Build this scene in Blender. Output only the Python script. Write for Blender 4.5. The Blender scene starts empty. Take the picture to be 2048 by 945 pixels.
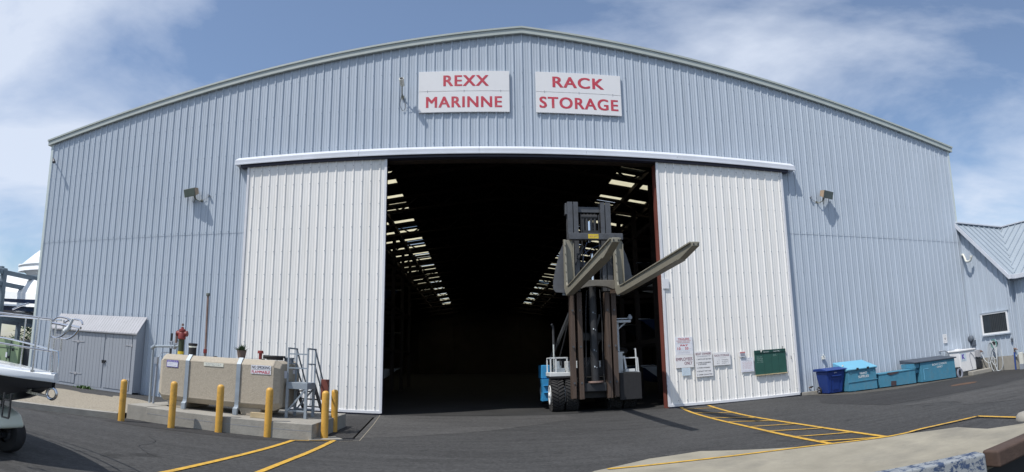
import bpy, math, random
from mathutils import Vector, Matrix, Euler
random.seed(7)
sc = bpy.context.scene
col = sc.collection
sin, cos, pi, rad = math.sin, math.cos, math.pi, math.radians

# ------------------------------------------------------------------ materials
def pm(name, c, rough=.6, metal=0.0, var=.12, scale=2.0, bump=0.0, bscale=40.0, stain=None, samt=.3, sscale=.6, streak=False, spec=.5, c2=None, coat=0):
    m = bpy.data.materials.new(name); m.use_nodes = True
    nt = m.node_tree; N = nt.nodes; L = nt.links
    b = N['Principled BSDF']
    b.inputs['Roughness'].default_value = rough; b.inputs['Metallic'].default_value = metal
    b.inputs['Specular IOR Level'].default_value = spec
    b.inputs['Coat Weight'].default_value = coat
    tc = N.new('ShaderNodeTexCoord'); mp = N.new('ShaderNodeMapping')
    L.new(tc.outputs['Object'], mp.inputs['Vector'])
    if streak: mp.inputs['Scale'].default_value = (6, 6, .35)
    n = N.new('ShaderNodeTexNoise'); n.inputs['Scale'].default_value = scale; n.inputs['Detail'].default_value = 8; n.inputs['Roughness'].default_value = .65
    L.new(mp.outputs[0], n.inputs['Vector'])
    r = N.new('ShaderNodeValToRGB'); e = r.color_ramp.elements
    a = [max(0, x*(1-var)) for x in c]; d = [min(1, x*(1+var)) for x in (c2 or c)]
    e[0].position = .3; e[1].position = .7; e[0].color = (*a, 1); e[1].color = (*d, 1)
    L.new(n.outputs['Fac'], r.inputs['Fac']); out = r.outputs['Color']
    if stain:
        n2 = N.new('ShaderNodeTexNoise'); n2.inputs['Scale'].default_value = sscale; n2.inputs['Detail'].default_value = 10; n2.inputs['Roughness'].default_value = .7
        L.new(mp.outputs[0], n2.inputs['Vector'])
        r2 = N.new('ShaderNodeValToRGB'); r2.color_ramp.elements[0].position = .5; r2.color_ramp.elements[1].position = .72
        L.new(n2.outputs['Fac'], r2.inputs['Fac'])
        mu = N.new('ShaderNodeMath'); mu.operation = 'MULTIPLY'; mu.inputs[1].default_value = samt; L.new(r2.outputs['Color'], mu.inputs[0])
        mx = N.new('ShaderNodeMix'); mx.data_type = 'RGBA'; mx.inputs[7].default_value = (*stain, 1)
        L.new(mu.outputs[0], mx.inputs[0]); L.new(out, mx.inputs[6]); out = mx.outputs[2]
    L.new(out, b.inputs['Base Color'])
    rr = N.new('ShaderNodeMapRange'); rr.inputs[3].default_value = max(.02, rough-.08); rr.inputs[4].default_value = min(1, rough+.1)
    L.new(n.outputs['Fac'], rr.inputs[0]); L.new(rr.outputs[0], b.inputs['Roughness'])
    if bump:
        n3 = N.new('ShaderNodeTexNoise'); n3.inputs['Scale'].default_value = bscale; n3.inputs['Detail'].default_value = 6
        L.new(tc.outputs['Object'], n3.inputs['Vector'])
        bp = N.new('ShaderNodeBump'); bp.inputs['Strength'].default_value = bump; bp.inputs['Distance'].default_value = .02
        L.new(n3.outputs['Fac'], bp.inputs['Height']); L.new(bp.outputs[0], b.inputs['Normal'])
    return m

M = {}
M['facade'] = pm('facade_blue', (.43, .49, .565), .45, 0, .06, 1.0, .06, 2.2, (.335, .385, .44), .55, .55, True)
M['door'] = pm('door_white', (.80, .79, .765), .45, 0, .03, 1.0, .05, 2.5, (.60, .585, .54), .5, .55, True)
M['dooredge'] = pm('door_edge', (.66, .67, .70), .5, 0, .05, 2)
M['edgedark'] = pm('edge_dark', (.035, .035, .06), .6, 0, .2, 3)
M['hood'] = pm('hood_white', (.60, .63, .69), .45, 0, .05, 1.5, .03, 3, (.45, .46, .46), .3, 1.0)
M['rake'] = pm('rake_green', (.42, .46, .435), .45, 0, .06, 1.2)
M['corner'] = pm('corner_flashing', (.55, .61, .60), .5, 0, .05, 1.2)
M['dark_liner'] = pm('added_dark_liner', (.035, .033, .03), .9, 0, .3, .8, spec=.1)  # added dark lining, its colour keeps the interior as black as deep shade
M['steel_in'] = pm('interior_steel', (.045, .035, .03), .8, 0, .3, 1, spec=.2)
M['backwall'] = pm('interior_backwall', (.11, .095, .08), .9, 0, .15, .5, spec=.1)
M['rustred'] = pm('red_oxide', (.17, .045, .032), .7, 0, .25, 3, stain=(.05, .02, .015), samt=.6, sscale=2, streak=True)
M['roof'] = pm('roof_sheet', (.45, .50, .52), .5, 0, .1, .5)
M['signwhite'] = pm('sign_white', (.76, .76, .77), .45, 0, .03, 1.5, stain=(.62, .61, .60), samt=.4, sscale=1.5)
M['paper'] = pm('sign_paper', (.74, .75, .80), .5, 0, .03, 3)
M['bluepaper'] = pm('sign_pale_blue', (.58, .68, .76), .5, 0, .04, 3)
M['cream'] = pm('label_cream', (.72, .72, .62), .5, 0, .04, 3)
M['red'] = pm('letter_red', (.52, .045, .075), .5, 0, .12, 4, stain=(.6, .25, .25), samt=.4, sscale=3)
M['black'] = pm('letter_black', (.045, .04, .055), .6, 0, .1, 4)
M['maroon'] = pm('letter_maroon', (.20, .05, .09), .6, 0, .1, 4)
M['redpale'] = pm('letter_pale_red', (.55, .22, .22), .6, 0, .1, 4)
M['greyink'] = pm('letter_grey', (.28, .30, .36), .6, 0, .1, 4)
M['blueink'] = pm('letter_blue', (.14, .10, .42), .6, 0, .1, 4)
M['whitepaint'] = pm('letter_white', (.72, .75, .76), .6, 0, .12, 9)
M['chalk'] = pm('chalk', (.34, .46, .42), .9, 0, .2, 20)
M['green'] = pm('board_green', (.020, .085, .066), .5, 0, .12, 3)
M['greendark'] = pm('board_dark_green', (.008, .05, .04), .5, 0, .12, 3)
M['wood'] = pm('pale_wood', (.45, .36, .22), .7, 0, .2, 5, streak=False)
M['yellow'] = pm('bollard_yellow', (.62, .345, .06), .45, 0, .08, 3, .05, 20, stain=(.22, .13, .045), samt=.75, sscale=4.5)
M['stripe'] = pm('stripe_yellow', (.58, .34, .04), .8, 0, .18, 5, stain=(.075, .068, .055), samt=.9, sscale=7)
M['concrete'] = pm('concrete', (.31, .295, .26), .85, 0, .16, 2.5, .25, 30, stain=(.17, .16, .145), samt=.5, sscale=1.3)
M['apron'] = pm('worn_concrete', (.285, .262, .205), .85, 0, .2, 1.1, .4, 25, stain=(.17, .16, .135), samt=.7, sscale=.7)
M['tank'] = pm('tank_aggregate', (.41, .36, .285), .85, 0, .12, 30, .35, 60, stain=(.25, .215, .17), samt=.4, sscale=14)
M['galv'] = pm('galvanised', (.30, .345, .39), .5, .25, .12, 4)
M['greypipe'] = pm('grey_pipe', (.30, .33, .38), .5, .1, .1, 6)
M['rustpipe'] = pm('rusty_pipe', (.22, .15, .125), .7, .1, .3, 6)
M['fittred'] = pm('fitting_red', (.21, .028, .025), .5, 0, .25, 9)
M['greenblack'] = pm('green_black', (.035, .045, .02), .6, 0, .3, 9)
M['rubber'] = pm('rubber_black', (.018, .018, .02), .75, 0, .25, 8, .1, 40)
M['tyre'] = pm('tyre', (.024, .024, .025), .85, 0, .3, 6, .2, 60, stain=(.06, .055, .05), samt=.4, sscale=3)
M['shed'] = pm('shed_grey', (.31, .335, .375), .75, 0, .07, 2, .05, 10, stain=(.19, .20, .23), samt=.3, sscale=1, streak=True)
M['shedroof'] = pm('shed_roof', (.38, .385, .41), .8, 0, .07, 3, .1, 12)
M['dark'] = pm('dark_metal', (.03, .031, .034), .55, .2, .3, 4)
M['mastgrey'] = pm('mast_grey', (.085, .090, .10), .5, .2, .2, 3, stain=(.05, .045, .04), samt=.6, sscale=2)
M['mastrust'] = pm('mast_rust', (.085, .058, .043), .65, .1, .3, 2.5, .1, 20, stain=(.055, .04, .035), samt=.7, sscale=2, streak=True)
M['fork'] = pm('fork_olive', (.235, .222, .175), .55, 0, .12, 2.5, .05, 12, stain=(.13, .10, .075), samt=.6, sscale=2.5)
M['chrome'] = pm('chrome', (.75, .76, .78), .15, 1, .03, 3)
M['stainless'] = pm('stainless', (.62, .62, .63), .22, 1, .03, 3)
M['machblue'] = pm('machine_blue', (.035, .26, .52), .45, 0, .12, 3)
M['machwhite'] = pm('machine_white', (.66, .69, .70), .45, 0, .08, 3, stain=(.4, .36, .3), samt=.35, sscale=3)
M['plateyellow'] = pm('plate_yellow', (.62, .46, .03), .5, 0, .12, 5)
M['binblue'] = pm('bin_blue', (.012, .040, .20), .42, 0, .1, 3)
M['teal'] = pm('chest_teal', (.06, .225, .335), .6, 0, .16, 3, stain=(.10, .17, .20), samt=.75, sscale=3.2)
M['lidblue'] = pm('chest_lid_blue', (.15, .40, .56), .5, 0, .05, 3)
M['lidgrey'] = pm('chest_lid_grey', (.06, .075, .10), .6, 0, .2, 3)
M['brownpatch'] = pm('brown_patch', (.06, .04, .045), .8, 0, .2, 6)
M['totewhite'] = pm('tote_white', (.76, .76, .77), .45, 0, .03, 3, stain=(.6, .6, .58), samt=.3, sscale=2)
M['meter'] = pm('meter_grey', (.115, .135, .165), .5, .2, .1, 4)
M['hose'] = pm('hose_pale', (.50, .53, .55), .5, 0, .1, 6)
M['hosegreen'] = pm('hose_green', (.10, .30, .26), .5, 0, .1, 6)
M['bluepipe'] = pm('pipe_blue', (.03, .07, .26), .5, 0, .1, 6)
M['pvc'] = pm('pvc_white', (.68, .68, .62), .5, 0, .05, 6)
M['glass'] = pm('window_glass', (.02, .028, .035), .08, 0, .2, .8, spec=.8)
M['curtain'] = pm('curtain_dark', (.03, .035, .04), .8, 0, .2, 6)
M['frame'] = pm('frame_white', (.78, .79, .80), .45, 0, .02, 3)
M['gel'] = pm('gelcoat_white', (.74, .76, .77), .2, 0, .03, 1, coat=.5)
M['hullblack'] = pm('hull_black', (.012, .012, .014), .3, 0, .2, 1, coat=.15)
M['hullblue'] = pm('hull_blue', (.03, .05, .11), .2, 0, .1, 1, coat=.5)
M['wrap'] = pm('shrink_wrap', (.78, .80, .81), .4, 0, .03, 2, .15, 4)
M['rackblue'] = pm('rack_bluegrey', (.15, .19, .225), .6, .1, .15, 2)
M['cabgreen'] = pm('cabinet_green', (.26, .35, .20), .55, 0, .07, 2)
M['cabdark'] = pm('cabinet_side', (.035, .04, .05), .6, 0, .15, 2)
M['cream2'] = pm('cart_cream', (.70, .74, .62), .3, 0, .03, 2, coat=.3)
M['timberbrown'] = pm('timber_brown', (.07, .044, .033), .8, 0, .25, 3, .3, 18, stain=(.05, .03, .025), samt=.6, sscale=2)
M['lampgrey'] = pm('lamp_bronze', (.16, .17, .15), .5, .2, .12, 5)
M['lamptan'] = pm('lamp_tan', (.38, .28, .19), .6, 0, .12, 5)
M['lens'] = pm('lamp_lens', (.10, .125, .11), .15, 0, .1, 3)
M['leaf'] = pm('leaf_green', (.06, .10, .05), .6, 0, .3, 20)
M['weed'] = pm('weed_green', (.05, .12, .02), .6, 0, .3, 20)
M['pot'] = pm('pot_brown', (.13, .095, .08), .8, 0, .2, 10)
M['gravel'] = pm('gravel_tan', (.30, .265, .205), .95, 0, .5, 22, 1.0, 30, stain=(.14, .12, .10), samt=.5, sscale=16)
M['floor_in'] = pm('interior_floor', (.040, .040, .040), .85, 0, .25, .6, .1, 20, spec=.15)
M['water'] = pm('harbour_water', (.008, .011, .012), .08, 0, .3, .5, .3, 3)

def asphalt(name, base, patch=.25):
    m = pm(name, base, .88, 0, .10, .35, .35, 90, tuple(x*1.55 for x in base), .35, .25, spec=.3)
    nt = m.node_tree; N = nt.nodes; L = nt.links; b = N['Principled BSDF']
    src = b.inputs['Base Color'].links[0].from_socket
    tc = next(n for n in N if n.type == 'TEX_COORD')
    n = N.new('ShaderNodeTexNoise'); n.inputs['Scale'].default_value = 38; n.inputs['Detail'].default_value = 4; n.inputs['Roughness'].default_value = .8
    L.new(tc.outputs['Object'], n.inputs['Vector'])
    mr = N.new('ShaderNodeMapRange'); mr.inputs[1].default_value = .25; mr.inputs[2].default_value = .75; mr.inputs[3].default_value = .68; mr.inputs[4].default_value = 1.34
    L.new(n.outputs['Fac'], mr.inputs[0])
    # long tyre-scuff streaks, curved by a low-frequency warp
    w = N.new('ShaderNodeTexNoise'); w.inputs['Scale'].default_value = .12
    L.new(tc.outputs['Object'], w.inputs['Vector'])
    mp = N.new('ShaderNodeMapping'); mp.inputs['Scale'].default_value = (.18, 2.2, 1); mp.inputs['Rotation'].default_value = (0, 0, .25)
    ad = N.new('ShaderNodeMix'); ad.data_type = 'RGBA'; ad.blend_type = 'LINEAR_LIGHT'; ad.inputs[0].default_value = .9
    L.new(tc.outputs['Object'], ad.inputs[6]); L.new(w.outputs['Color'], ad.inputs[7]); L.new(ad.outputs[2], mp.inputs['Vector'])
    s = N.new('ShaderNodeTexNoise'); s.inputs['Scale'].default_value = 1.6; s.inputs['Detail'].default_value = 7; s.inputs['Roughness'].default_value = .7
    L.new(mp.outputs[0], s.inputs['Vector'])
    ms = N.new('ShaderNodeMapRange'); ms.inputs[1].default_value = .35; ms.inputs[2].default_value = .7; ms.inputs[3].default_value = .84; ms.inputs[4].default_value = 1.22
    L.new(s.outputs['Fac'], ms.inputs[0])
    mu = N.new('ShaderNodeMath'); mu.operation = 'MULTIPLY'; L.new(mr.outputs[0], mu.inputs[0]); L.new(ms.outputs[0], mu.inputs[1])
    sp_ = N.new('ShaderNodeTexNoise'); sp_.inputs['Scale'].default_value = 1.3; sp_.inputs['Detail'].default_value = 3; sp_.inputs['Roughness'].default_value = .5
    L.new(tc.outputs['Object'], sp_.inputs['Vector'])
    mo = N.new('ShaderNodeMapRange'); mo.inputs[1].default_value = .66; mo.inputs[2].default_value = .74; mo.inputs[3].default_value = 1; mo.inputs[4].default_value = .62
    L.new(sp_.outputs['Fac'], mo.inputs[0])
    vo = N.new('ShaderNodeTexVoronoi'); vo.inputs['Scale'].default_value = 21; L.new(tc.outputs['Object'], vo.inputs['Vector'])
    mv = N.new('ShaderNodeMapRange'); mv.inputs[1].default_value = 0; mv.inputs[2].default_value = 1; mv.inputs[3].default_value = .72; mv.inputs[4].default_value = 1.3
    L.new(vo.outputs['Color'], mv.inputs[0])
    m3 = N.new('ShaderNodeMath'); m3.operation = 'MULTIPLY'; L.new(mo.outputs[0], m3.inputs[0]); L.new(mv.outputs[0], m3.inputs[1])
    m4 = N.new('ShaderNodeMath'); m4.operation = 'MULTIPLY'; L.new(mu.outputs[0], m4.inputs[0]); L.new(m3.outputs[0], m4.inputs[1]); mu = m4
    vm = N.new('ShaderNodeVectorMath'); vm.operation = 'SCALE'; L.new(src, vm.inputs[0]); L.new(mu.outputs[0], vm.inputs['Scale'])
    L.new(vm.outputs[0], b.inputs['Base Color'])
    return m
M['asphalt'] = asphalt('asphalt', (.050, .050, .050))
M['asphalt_dark'] = asphalt('asphalt_dark', (.037, .0365, .037))
M['asphalt_worn'] = asphalt('asphalt_worn', (.088, .083, .074))
M['asphalt_light'] = asphalt('asphalt_light', (.064, .063, .062))

# blue timber with flaking white paint
def blue_timber():
    m = pm('timber_blue', (.035, .06, .12), .75, 0, .2, 3, .2, 25)
    nt = m.node_tree; N = nt.nodes; L = nt.links; b = N['Principled BSDF']
    src = b.inputs['Base Color'].links[0].from_socket
    tc = next(n for n in N if n.type == 'TEX_COORD')
    n = N.new('ShaderNodeTexNoise'); n.inputs['Scale'].default_value = 9; n.inputs['Detail'].default_value = 12; n.inputs['Roughness'].default_value = .75
    L.new(tc.outputs['Object'], n.inputs['Vector'])
    r = N.new('ShaderNodeValToRGB'); r.color_ramp.elements[0].position = .46; r.color_ramp.elements[1].position = .51
    L.new(n.outputs['Fac'], r.inputs['Fac'])
    mx = N.new('ShaderNodeMix'); mx.data_type = 'RGBA'; mx.inputs[7].default_value = (.25, .27, .285, 1)
    L.new(r.outputs['Color'], mx.inputs[0]); L.new(src, mx.inputs[6]); L.new(mx.outputs[2], b.inputs['Base Color'])
    return m
M['timberblue'] = blue_timber()

def skylight_mat():
    m = bpy.data.materials.new('skylight_fibreglass'); m.use_nodes = True
    nt = m.node_tree; N = nt.nodes; L = nt.links; N.remove(N['Principled BSDF'])
    t = N.new('ShaderNodeBsdfTranslucent'); t.inputs['Color'].default_value = (.31, .27, .155, 1)
    n = N.new('ShaderNodeTexNoise'); n.inputs['Scale'].default_value = 3
    tc = N.new('ShaderNodeTexCoord'); L.new(tc.outputs['Object'], n.inputs['Vector'])
    r = N.new('ShaderNodeValToRGB'); r.color_ramp.elements[0].color = (.38, .34, .215, 1); r.color_ramp.elements[1].color = (.56, .52, .36, 1)
    L.new(n.outputs['Fac'], r.inputs['Fac']); L.new(r.outputs[0], t.inputs['Color'])
    L.new(t.outputs[0], N['Material Output'].inputs['Surface'])
    return m
M['skylight'] = skylight_mat()

# ------------------------------------------------------------------ mesh helpers
class MB:
    def __init__(s): s.v = []; s.f = []
    def add(s, vs, fs):
        k = len(s.v); s.v += [tuple(x) for x in vs]; s.f += [tuple(i+k for i in f) for f in fs]; return s
    def box(s, x0, x1, y0, y1, z0, z1):
        return s.add([(x0,y0,z0),(x1,y0,z0),(x1,y1,z0),(x0,y1,z0),(x0,y0,z1),(x1,y0,z1),(x1,y1,z1),(x0,y1,z1)],
                     [(3,2,1,0),(4,5,6,7),(0,1,5,4),(1,2,6,5),(2,3,7,6),(3,0,4,7)])
    def obox(s, c, size, rot=(0,0,0)):
        R = Euler(rot).to_matrix(); c = Vector(c); a, b, d = [x/2 for x in size]
        vs = [c + R @ Vector(p) for p in [(-a,-b,-d),(a,-b,-d),(a,b,-d),(-a,b,-d),(-a,-b,d),(a,-b,d),(a,b,d),(-a,b,d)]]
        return s.add(vs, [(3,2,1,0),(4,5,6,7),(0,1,5,4),(1,2,6,5),(2,3,7,6),(3,0,4,7)])
    def bar(s, p, q, w, h=None, up=(0,0,1)):
        p, q = Vector(p), Vector(q); h = h or w
        d = (q-p).normalized(); u = Vector(up)
        if abs(d.dot(u)) > .98: u = Vector((0,1,0))
        a = d.cross(u).normalized()*w/2; b = a.cross(d).normalized()*h/2
        vs = [p-a-b, p+a-b, p+a+b, p-a+b, q-a-b, q+a-b, q+a+b, q-a+b]
        return s.add(vs, [(0,1,2,3),(7,6,5,4),(0,4,5,1),(1,5,6,2),(2,6,7,3),(3,7,4,0)])
    def cyl(s, p, q, r, r2=None, n=16, cap=True):
        p, q = Vector(p), Vector(q); r2 = r if r2 is None else r2
        d = (q-p).normalized(); u = Vector((0,0,1)) if abs(d.z) < .9 else Vector((1,0,0))
        a = d.cross(u).normalized(); b = d.cross(a)
        vs = []
        for P, R in ((p, r), (q, r2)):
            for i in range(n): t = 2*pi*i/n; vs.append(P + R*(a*cos(t)+b*sin(t)))
        fs = [(i, (i+1) % n, n+(i+1) % n, n+i) for i in range(n)]
        if cap: fs += [tuple(range(n-1, -1, -1)), tuple(range(n, 2*n))]
        return s.add(vs, fs)
    def tube(s, pts, r, n=10, closed=False):
        pts = [Vector(p) for p in pts]; k = len(pts); vs = []; prev = None
        for i, p in enumerate(pts):
            if closed: d = pts[(i+1) % k]-pts[i-1]
            else: d = pts[min(i+1, k-1)]-pts[max(i-1, 0)]
            d.normalize()
            if prev is None:
                u = Vector((0,0,1)) if abs(d.z) < .9 else Vector((1,0,0)); a = d.cross(u).normalized()
            else: a = (prev-d*prev.dot(d)).normalized()
            prev = a; b = d.cross(a)
            for j in range(n): t = 2*pi*j/n; vs.append(p+r*(a*cos(t)+b*sin(t)))
        fs = []
        for i in range(k if closed else k-1):
            for j in range(n):
                a0 = i*n+j; a1 = i*n+(j+1) % n; b0 = ((i+1) % k)*n+j; b1 = ((i+1) % k)*n+(j+1) % n
                fs.append((a0, a1, b1, b0))
        if not closed: fs += [tuple(range(n-1, -1, -1)), tuple((k-1)*n+j for j in range(n))]
        return s.add(vs, fs)
    def prism(s, poly, vec):
        n = len(poly); vec = Vector(vec); vs = [Vector(p) for p in poly]; vs += [v+vec for v in vs]
        return s.add(vs, [tuple(range(n)), tuple(range(2*n-1, n-1, -1))]+[(i, i+n, (i+1) % n+n, (i+1) % n) for i in range(n)])
    def lathe(s, prof, c, axis='z', n=24):
        # prof: (r, h) pairs
        vs = []; c = Vector(c)
        for r, h in prof:
            for i in range(n):
                t = 2*pi*i/n; p = (r*cos(t), r*sin(t), h)
                if axis == 'x': p = (h, r*cos(t), r*sin(t))
                if axis == 'y': p = (r*cos(t), h, r*sin(t))
                vs.append(c+Vector(p))
        fs = []
        for k in range(len(prof)-1):
            for i in range(n): fs.append((k*n+i, k*n+(i+1) % n, (k+1)*n+(i+1) % n, (k+1)*n+i))
        return s.add(vs, fs)
    def quad(s, *p): return s.add(p, [tuple(range(len(p)))])

ROOT = {}
def tag(o, label=None, cat=None, group=None, kind=None):
    if label: o['label'] = label
    if cat: o['category'] = cat
    if group: o['group'] = group
    if kind: o['kind'] = kind
    return o
def thing(name, loc, label, cat, group=None):
    o = bpy.data.objects.new(name, None); col.objects.link(o); o.location = loc; o.empty_display_size = .2
    ROOT[o] = Vector(loc); return tag(o, label, cat, group)
def ob(name, mb, mat, parent=None, label=None, bevel=0, smooth=False, seg=2):
    off = ROOT.get(parent, Vector((0,0,0))) if parent else None
    me = bpy.data.meshes.new(name)
    vs = [Vector(v) for v in mb.v]
    if parent is None:
        # origin at the base of the mesh
        lo = Vector((min(v.x for v in vs), min(v.y for v in vs), min(v.z for v in vs))); hi = Vector((max(v.x for v in vs), max(v.y for v in vs), 0))
        off = Vector(((lo.x+hi.x)/2, (lo.y+hi.y)/2, lo.z))
    me.from_pydata([v-off for v in vs], [], mb.f); me.update()
    me.materials.append(M[mat] if isinstance(mat, str) else mat)
    o = bpy.data.objects.new(name, me); col.objects.link(o)
    if parent: o.parent = parent
    else: o.location = off
    ROOT[o] = off
    if label: o['label'] = label
    if smooth:
        for p in me.polygons: p.use_smooth = True
        try: me.set_sharp_from_angle(angle=rad(38))
        except Exception: pass
    if bevel:
        b = o.modifiers.new('bevel', 'BEVEL'); b.width = bevel; b.segments = seg; b.limit_method = 'ANGLE'; b.angle_limit = rad(40)
    return o
SPLIT = {'bolt', 'lower_wall_sheet', 'upper_wall_sheet', 'side_cap', 'foot', 'end_label', 'latch', 'tip_bolt', 'lift_chain', 'cylinder_fitting', 'stringer', 'hydraulic_cylinder', 'side_shift_cylinder', 'roller', 'lift_rod', 'fork_flange', 'mast_brace', 'hinge', 'symbol_none', 'cord', 'hydraulic_hose', 'engine_cover', 'beam', 'divider', 'top_crossmember', 'middle_crossmember', 'door_edge'}
_ob = ob
def ob(name, mb, mat, parent=None, **kw):
    if name not in SPLIT or parent is None: return _ob(name, mb, mat, parent, **kw)
    par = list(range(len(mb.v)))
    def fd(i):
        while par[i] != i: par[i] = par[par[i]]; i = par[i]
        return i
    for f in mb.f:
        for k in f[1:]: par[fd(k)] = fd(f[0])
    gr = {}
    for f in mb.f: gr.setdefault(fd(f[0]), []).append(f)
    o = None
    for fs in gr.values():
        idx = sorted({i for f in fs for i in f}); mp_ = {i: k for k, i in enumerate(idx)}
        m2 = MB(); m2.add([mb.v[i] for i in idx], [tuple(mp_[i] for i in f) for f in fs]); o = _ob(name, m2, mat, parent, **kw)
    return o
def copy_tree(o, parent=None):
    c = o.copy(); col.objects.link(c)
    if parent: c.parent = parent
    for ch in list(o.children): copy_tree(ch, c)
    return c
def textmesh(name, s, box, mat, parent, plane='front', depth=0.0, bold=.012, space=1.1, align='CENTER', extr=.002):
    """lettering fitted into box = (h0, h1, z0, z1) on the plane at 'depth'"""
    cu = bpy.data.curves.new('lettering', 'FONT'); cu.body = s; cu.size = 1; cu.offset = 0; cu.extrude = 0; cu.space_character = space; cu.align_x = align
    cu.resolution_u = 4
    t = bpy.data.objects.new('lettering', cu); col.objects.link(t)
    dg = bpy.context.evaluated_depsgraph_get(); me = bpy.data.meshes.new_from_object(t.evaluated_get(dg))
    bpy.data.objects.remove(t); bpy.data.curves.remove(cu)
    xs = [v.co.x for v in me.vertices]; ys = [v.co.y for v in me.vertices]
    ax, bx, ay, by = min(xs), max(xs), min(ys), max(ys); h0, h1, z0, z1 = box
    mb = MB()
    b_ = bold*(h1-h0)/(bx-ax) if bold > .005 else 0
    shifts = [(0, 0)] if not b_ else [(-1, -1), (1, -1), (-1, 1), (1, 1), (0, 0)]
    for k, (sx_, sz_) in enumerate(shifts):
        vs = []
        for v in me.vertices:
            a = h0+b_+(v.co.x-ax)/(bx-ax)*(h1-h0-2*b_)+sx_*b_; z = z0+b_*.5+(v.co.y-ay)/(by-ay)*(z1-z0-b_)+sz_*b_*.5
            vs.append((a, depth-.0004*k, z) if plane == 'front' else (depth-.0004*k, -a, z))
        mb.add(vs, [tuple(p.vertices) for p in me.polygons])
    bpy.data.meshes.remove(me)
    return ob(name, mb, mat, parent)
def marks(name, rows, mat, parent, depth, h=.02, plane='front', seed=1):
    """rows of writing too small to read: short strokes; rows = (x0, x1, z)"""
    rnd = random.Random(seed); mb = MB()
    for x0, x1, z in rows:
        x = x0
        while x < x1-.012:
            w = rnd.uniform(.5, .95)*h
            if rnd.random() < .2: x += h*.7; continue
            w = min(w, x1-x)
            k = rnd.randint(0, 2); th = h*.24
            bars = [(x, x+th, z, z+h), (x, x+w, z+(h-th)*rnd.choice((0, .5, 1)), None)]
            for b in bars:
                a0, a1, b0, b1 = b; b1 = b0+th if b1 is None else b1
                if plane == 'front': mb.quad((a0, depth, b0), (a1, depth, b0), (a1, depth, b1), (a0, depth, b1))
                else: mb.quad((depth, -a0, b0), (depth, -a1, b0), (depth, -a1, b1), (depth, -a0, b1))
            x += w+h*.28
    return ob(name, mb, mat, parent)

# ------------------------------------------------------------------ ground and setting
def spl(pts, n=8):
    P = [Vector((*p, 0)) if len(p) == 2 else Vector(p) for p in pts]; out = []
    for i in range(len(P)-1):
        a = P[max(i-1, 0)]; b = P[i]; c = P[i+1]; d = P[min(i+2, len(P)-1)]
        for k in range(n):
            t = k/n; out.append(.5*((2*b)+(c-a)*t+(2*a-5*b+4*c-d)*t*t+(3*b-a-3*c+d)*t**3))
    out.append(P[-1]); return out
s2 = lambda pts, n=6: [(v.x, v.y) for v in spl(pts, n)]
def gz(x): return 0 if x <= 8 else (-.3 if x >= 18 else -.03*(x-8))
xs = [-700, -60, -20, -8, 0, 1.7, 8, 18, 60, 700]; ys = [-700, -60, -13.05, -6, 0, 20, 100, 900]
mb = MB()
for i in range(len(xs)-1):
    for j in range(len(ys)-1):
        if xs[i] >= 1.7 and ys[j+1] <= -13.05: continue
        mb.quad(*[(xs[a], ys[b], gz(xs[a])) for a, b in ((i, j), (i+1, j), (i+1, j+1), (i, j+1))])
tag(ob('ground', mb, 'asphalt'), kind='structure')
mb = MB(); mb.quad((1.7, -700, -1.7), (700, -700, -1.7), (700, -13.0, -1.7), (1.7, -13.0, -1.7))
tag(ob('water', mb, 'water'), kind='structure')
mb = MB(); mb.quad((1.7, -700, -1.8), (1.7, -13.05, -1.8), (1.7, -13.05, -.005), (1.7, -700, -.005))
tag(ob('quay_wall', mb, 'concrete'), kind='structure')
def sheet(name, poly, mat, lift):
    mb = MB(); mb.quad(*[(x, y, gz(x)+lift) for x, y in poly]); return tag(ob(name, mb, mat), kind='structure')
sheet('pavement', [(-4.75, -.12), (-4.95, -.12), (-9.2, -6.9), (-9.35, -7.95), (-7.8, -7.75), (-5.9, -7.45), (-4.9, -7.25), (-4.13, -6.5), (-4.45, -3.2)], 'asphalt_dark', .004)
sheet('pavement', [(8.0, -7.5), (10, -7.25), (12.4, -7.0), (17.9, -6.3), (17.9, -11.9), (9.2, -10.6)]+s2([(8.6, -9.9), (8.3, -9.35), (8.75, -8.85), (8.8, -8.3), (8.45, -7.9), (8.05, -7.65)], 4), 'asphalt_light', .004)
sheet('pavement', [(9.3, -1.9), (12.5, -2.6), (15.8, -1.8), (17.95, -1.9), (17.95, -5.9), (12.4, -6.7), (8.1, -6.9), (8.0, -4.0)], 'asphalt_dark', .004)
sheet('pavement', [(18.05, -1.7), (19.5, -1.2), (19.5, -6.1), (18.05, -6.2)], 'asphalt_dark', .004)
sheet('pavement', [(-4.7, -1.2), (-4.2, -6.2), (-1.0, -3.9), (1.4, -1.6), (1.1, -.2), (-4.6, -.2)], 'asphalt_light', .004)
# rust-orange stain of spilled primer on the asphalt by the bins
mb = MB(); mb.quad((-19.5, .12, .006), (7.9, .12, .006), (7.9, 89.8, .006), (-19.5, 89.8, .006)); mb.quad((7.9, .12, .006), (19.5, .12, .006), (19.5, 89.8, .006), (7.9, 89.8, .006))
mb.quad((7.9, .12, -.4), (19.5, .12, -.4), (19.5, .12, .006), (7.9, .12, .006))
tag(ob('floor', mb, 'floor_in'), kind='structure')
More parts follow.
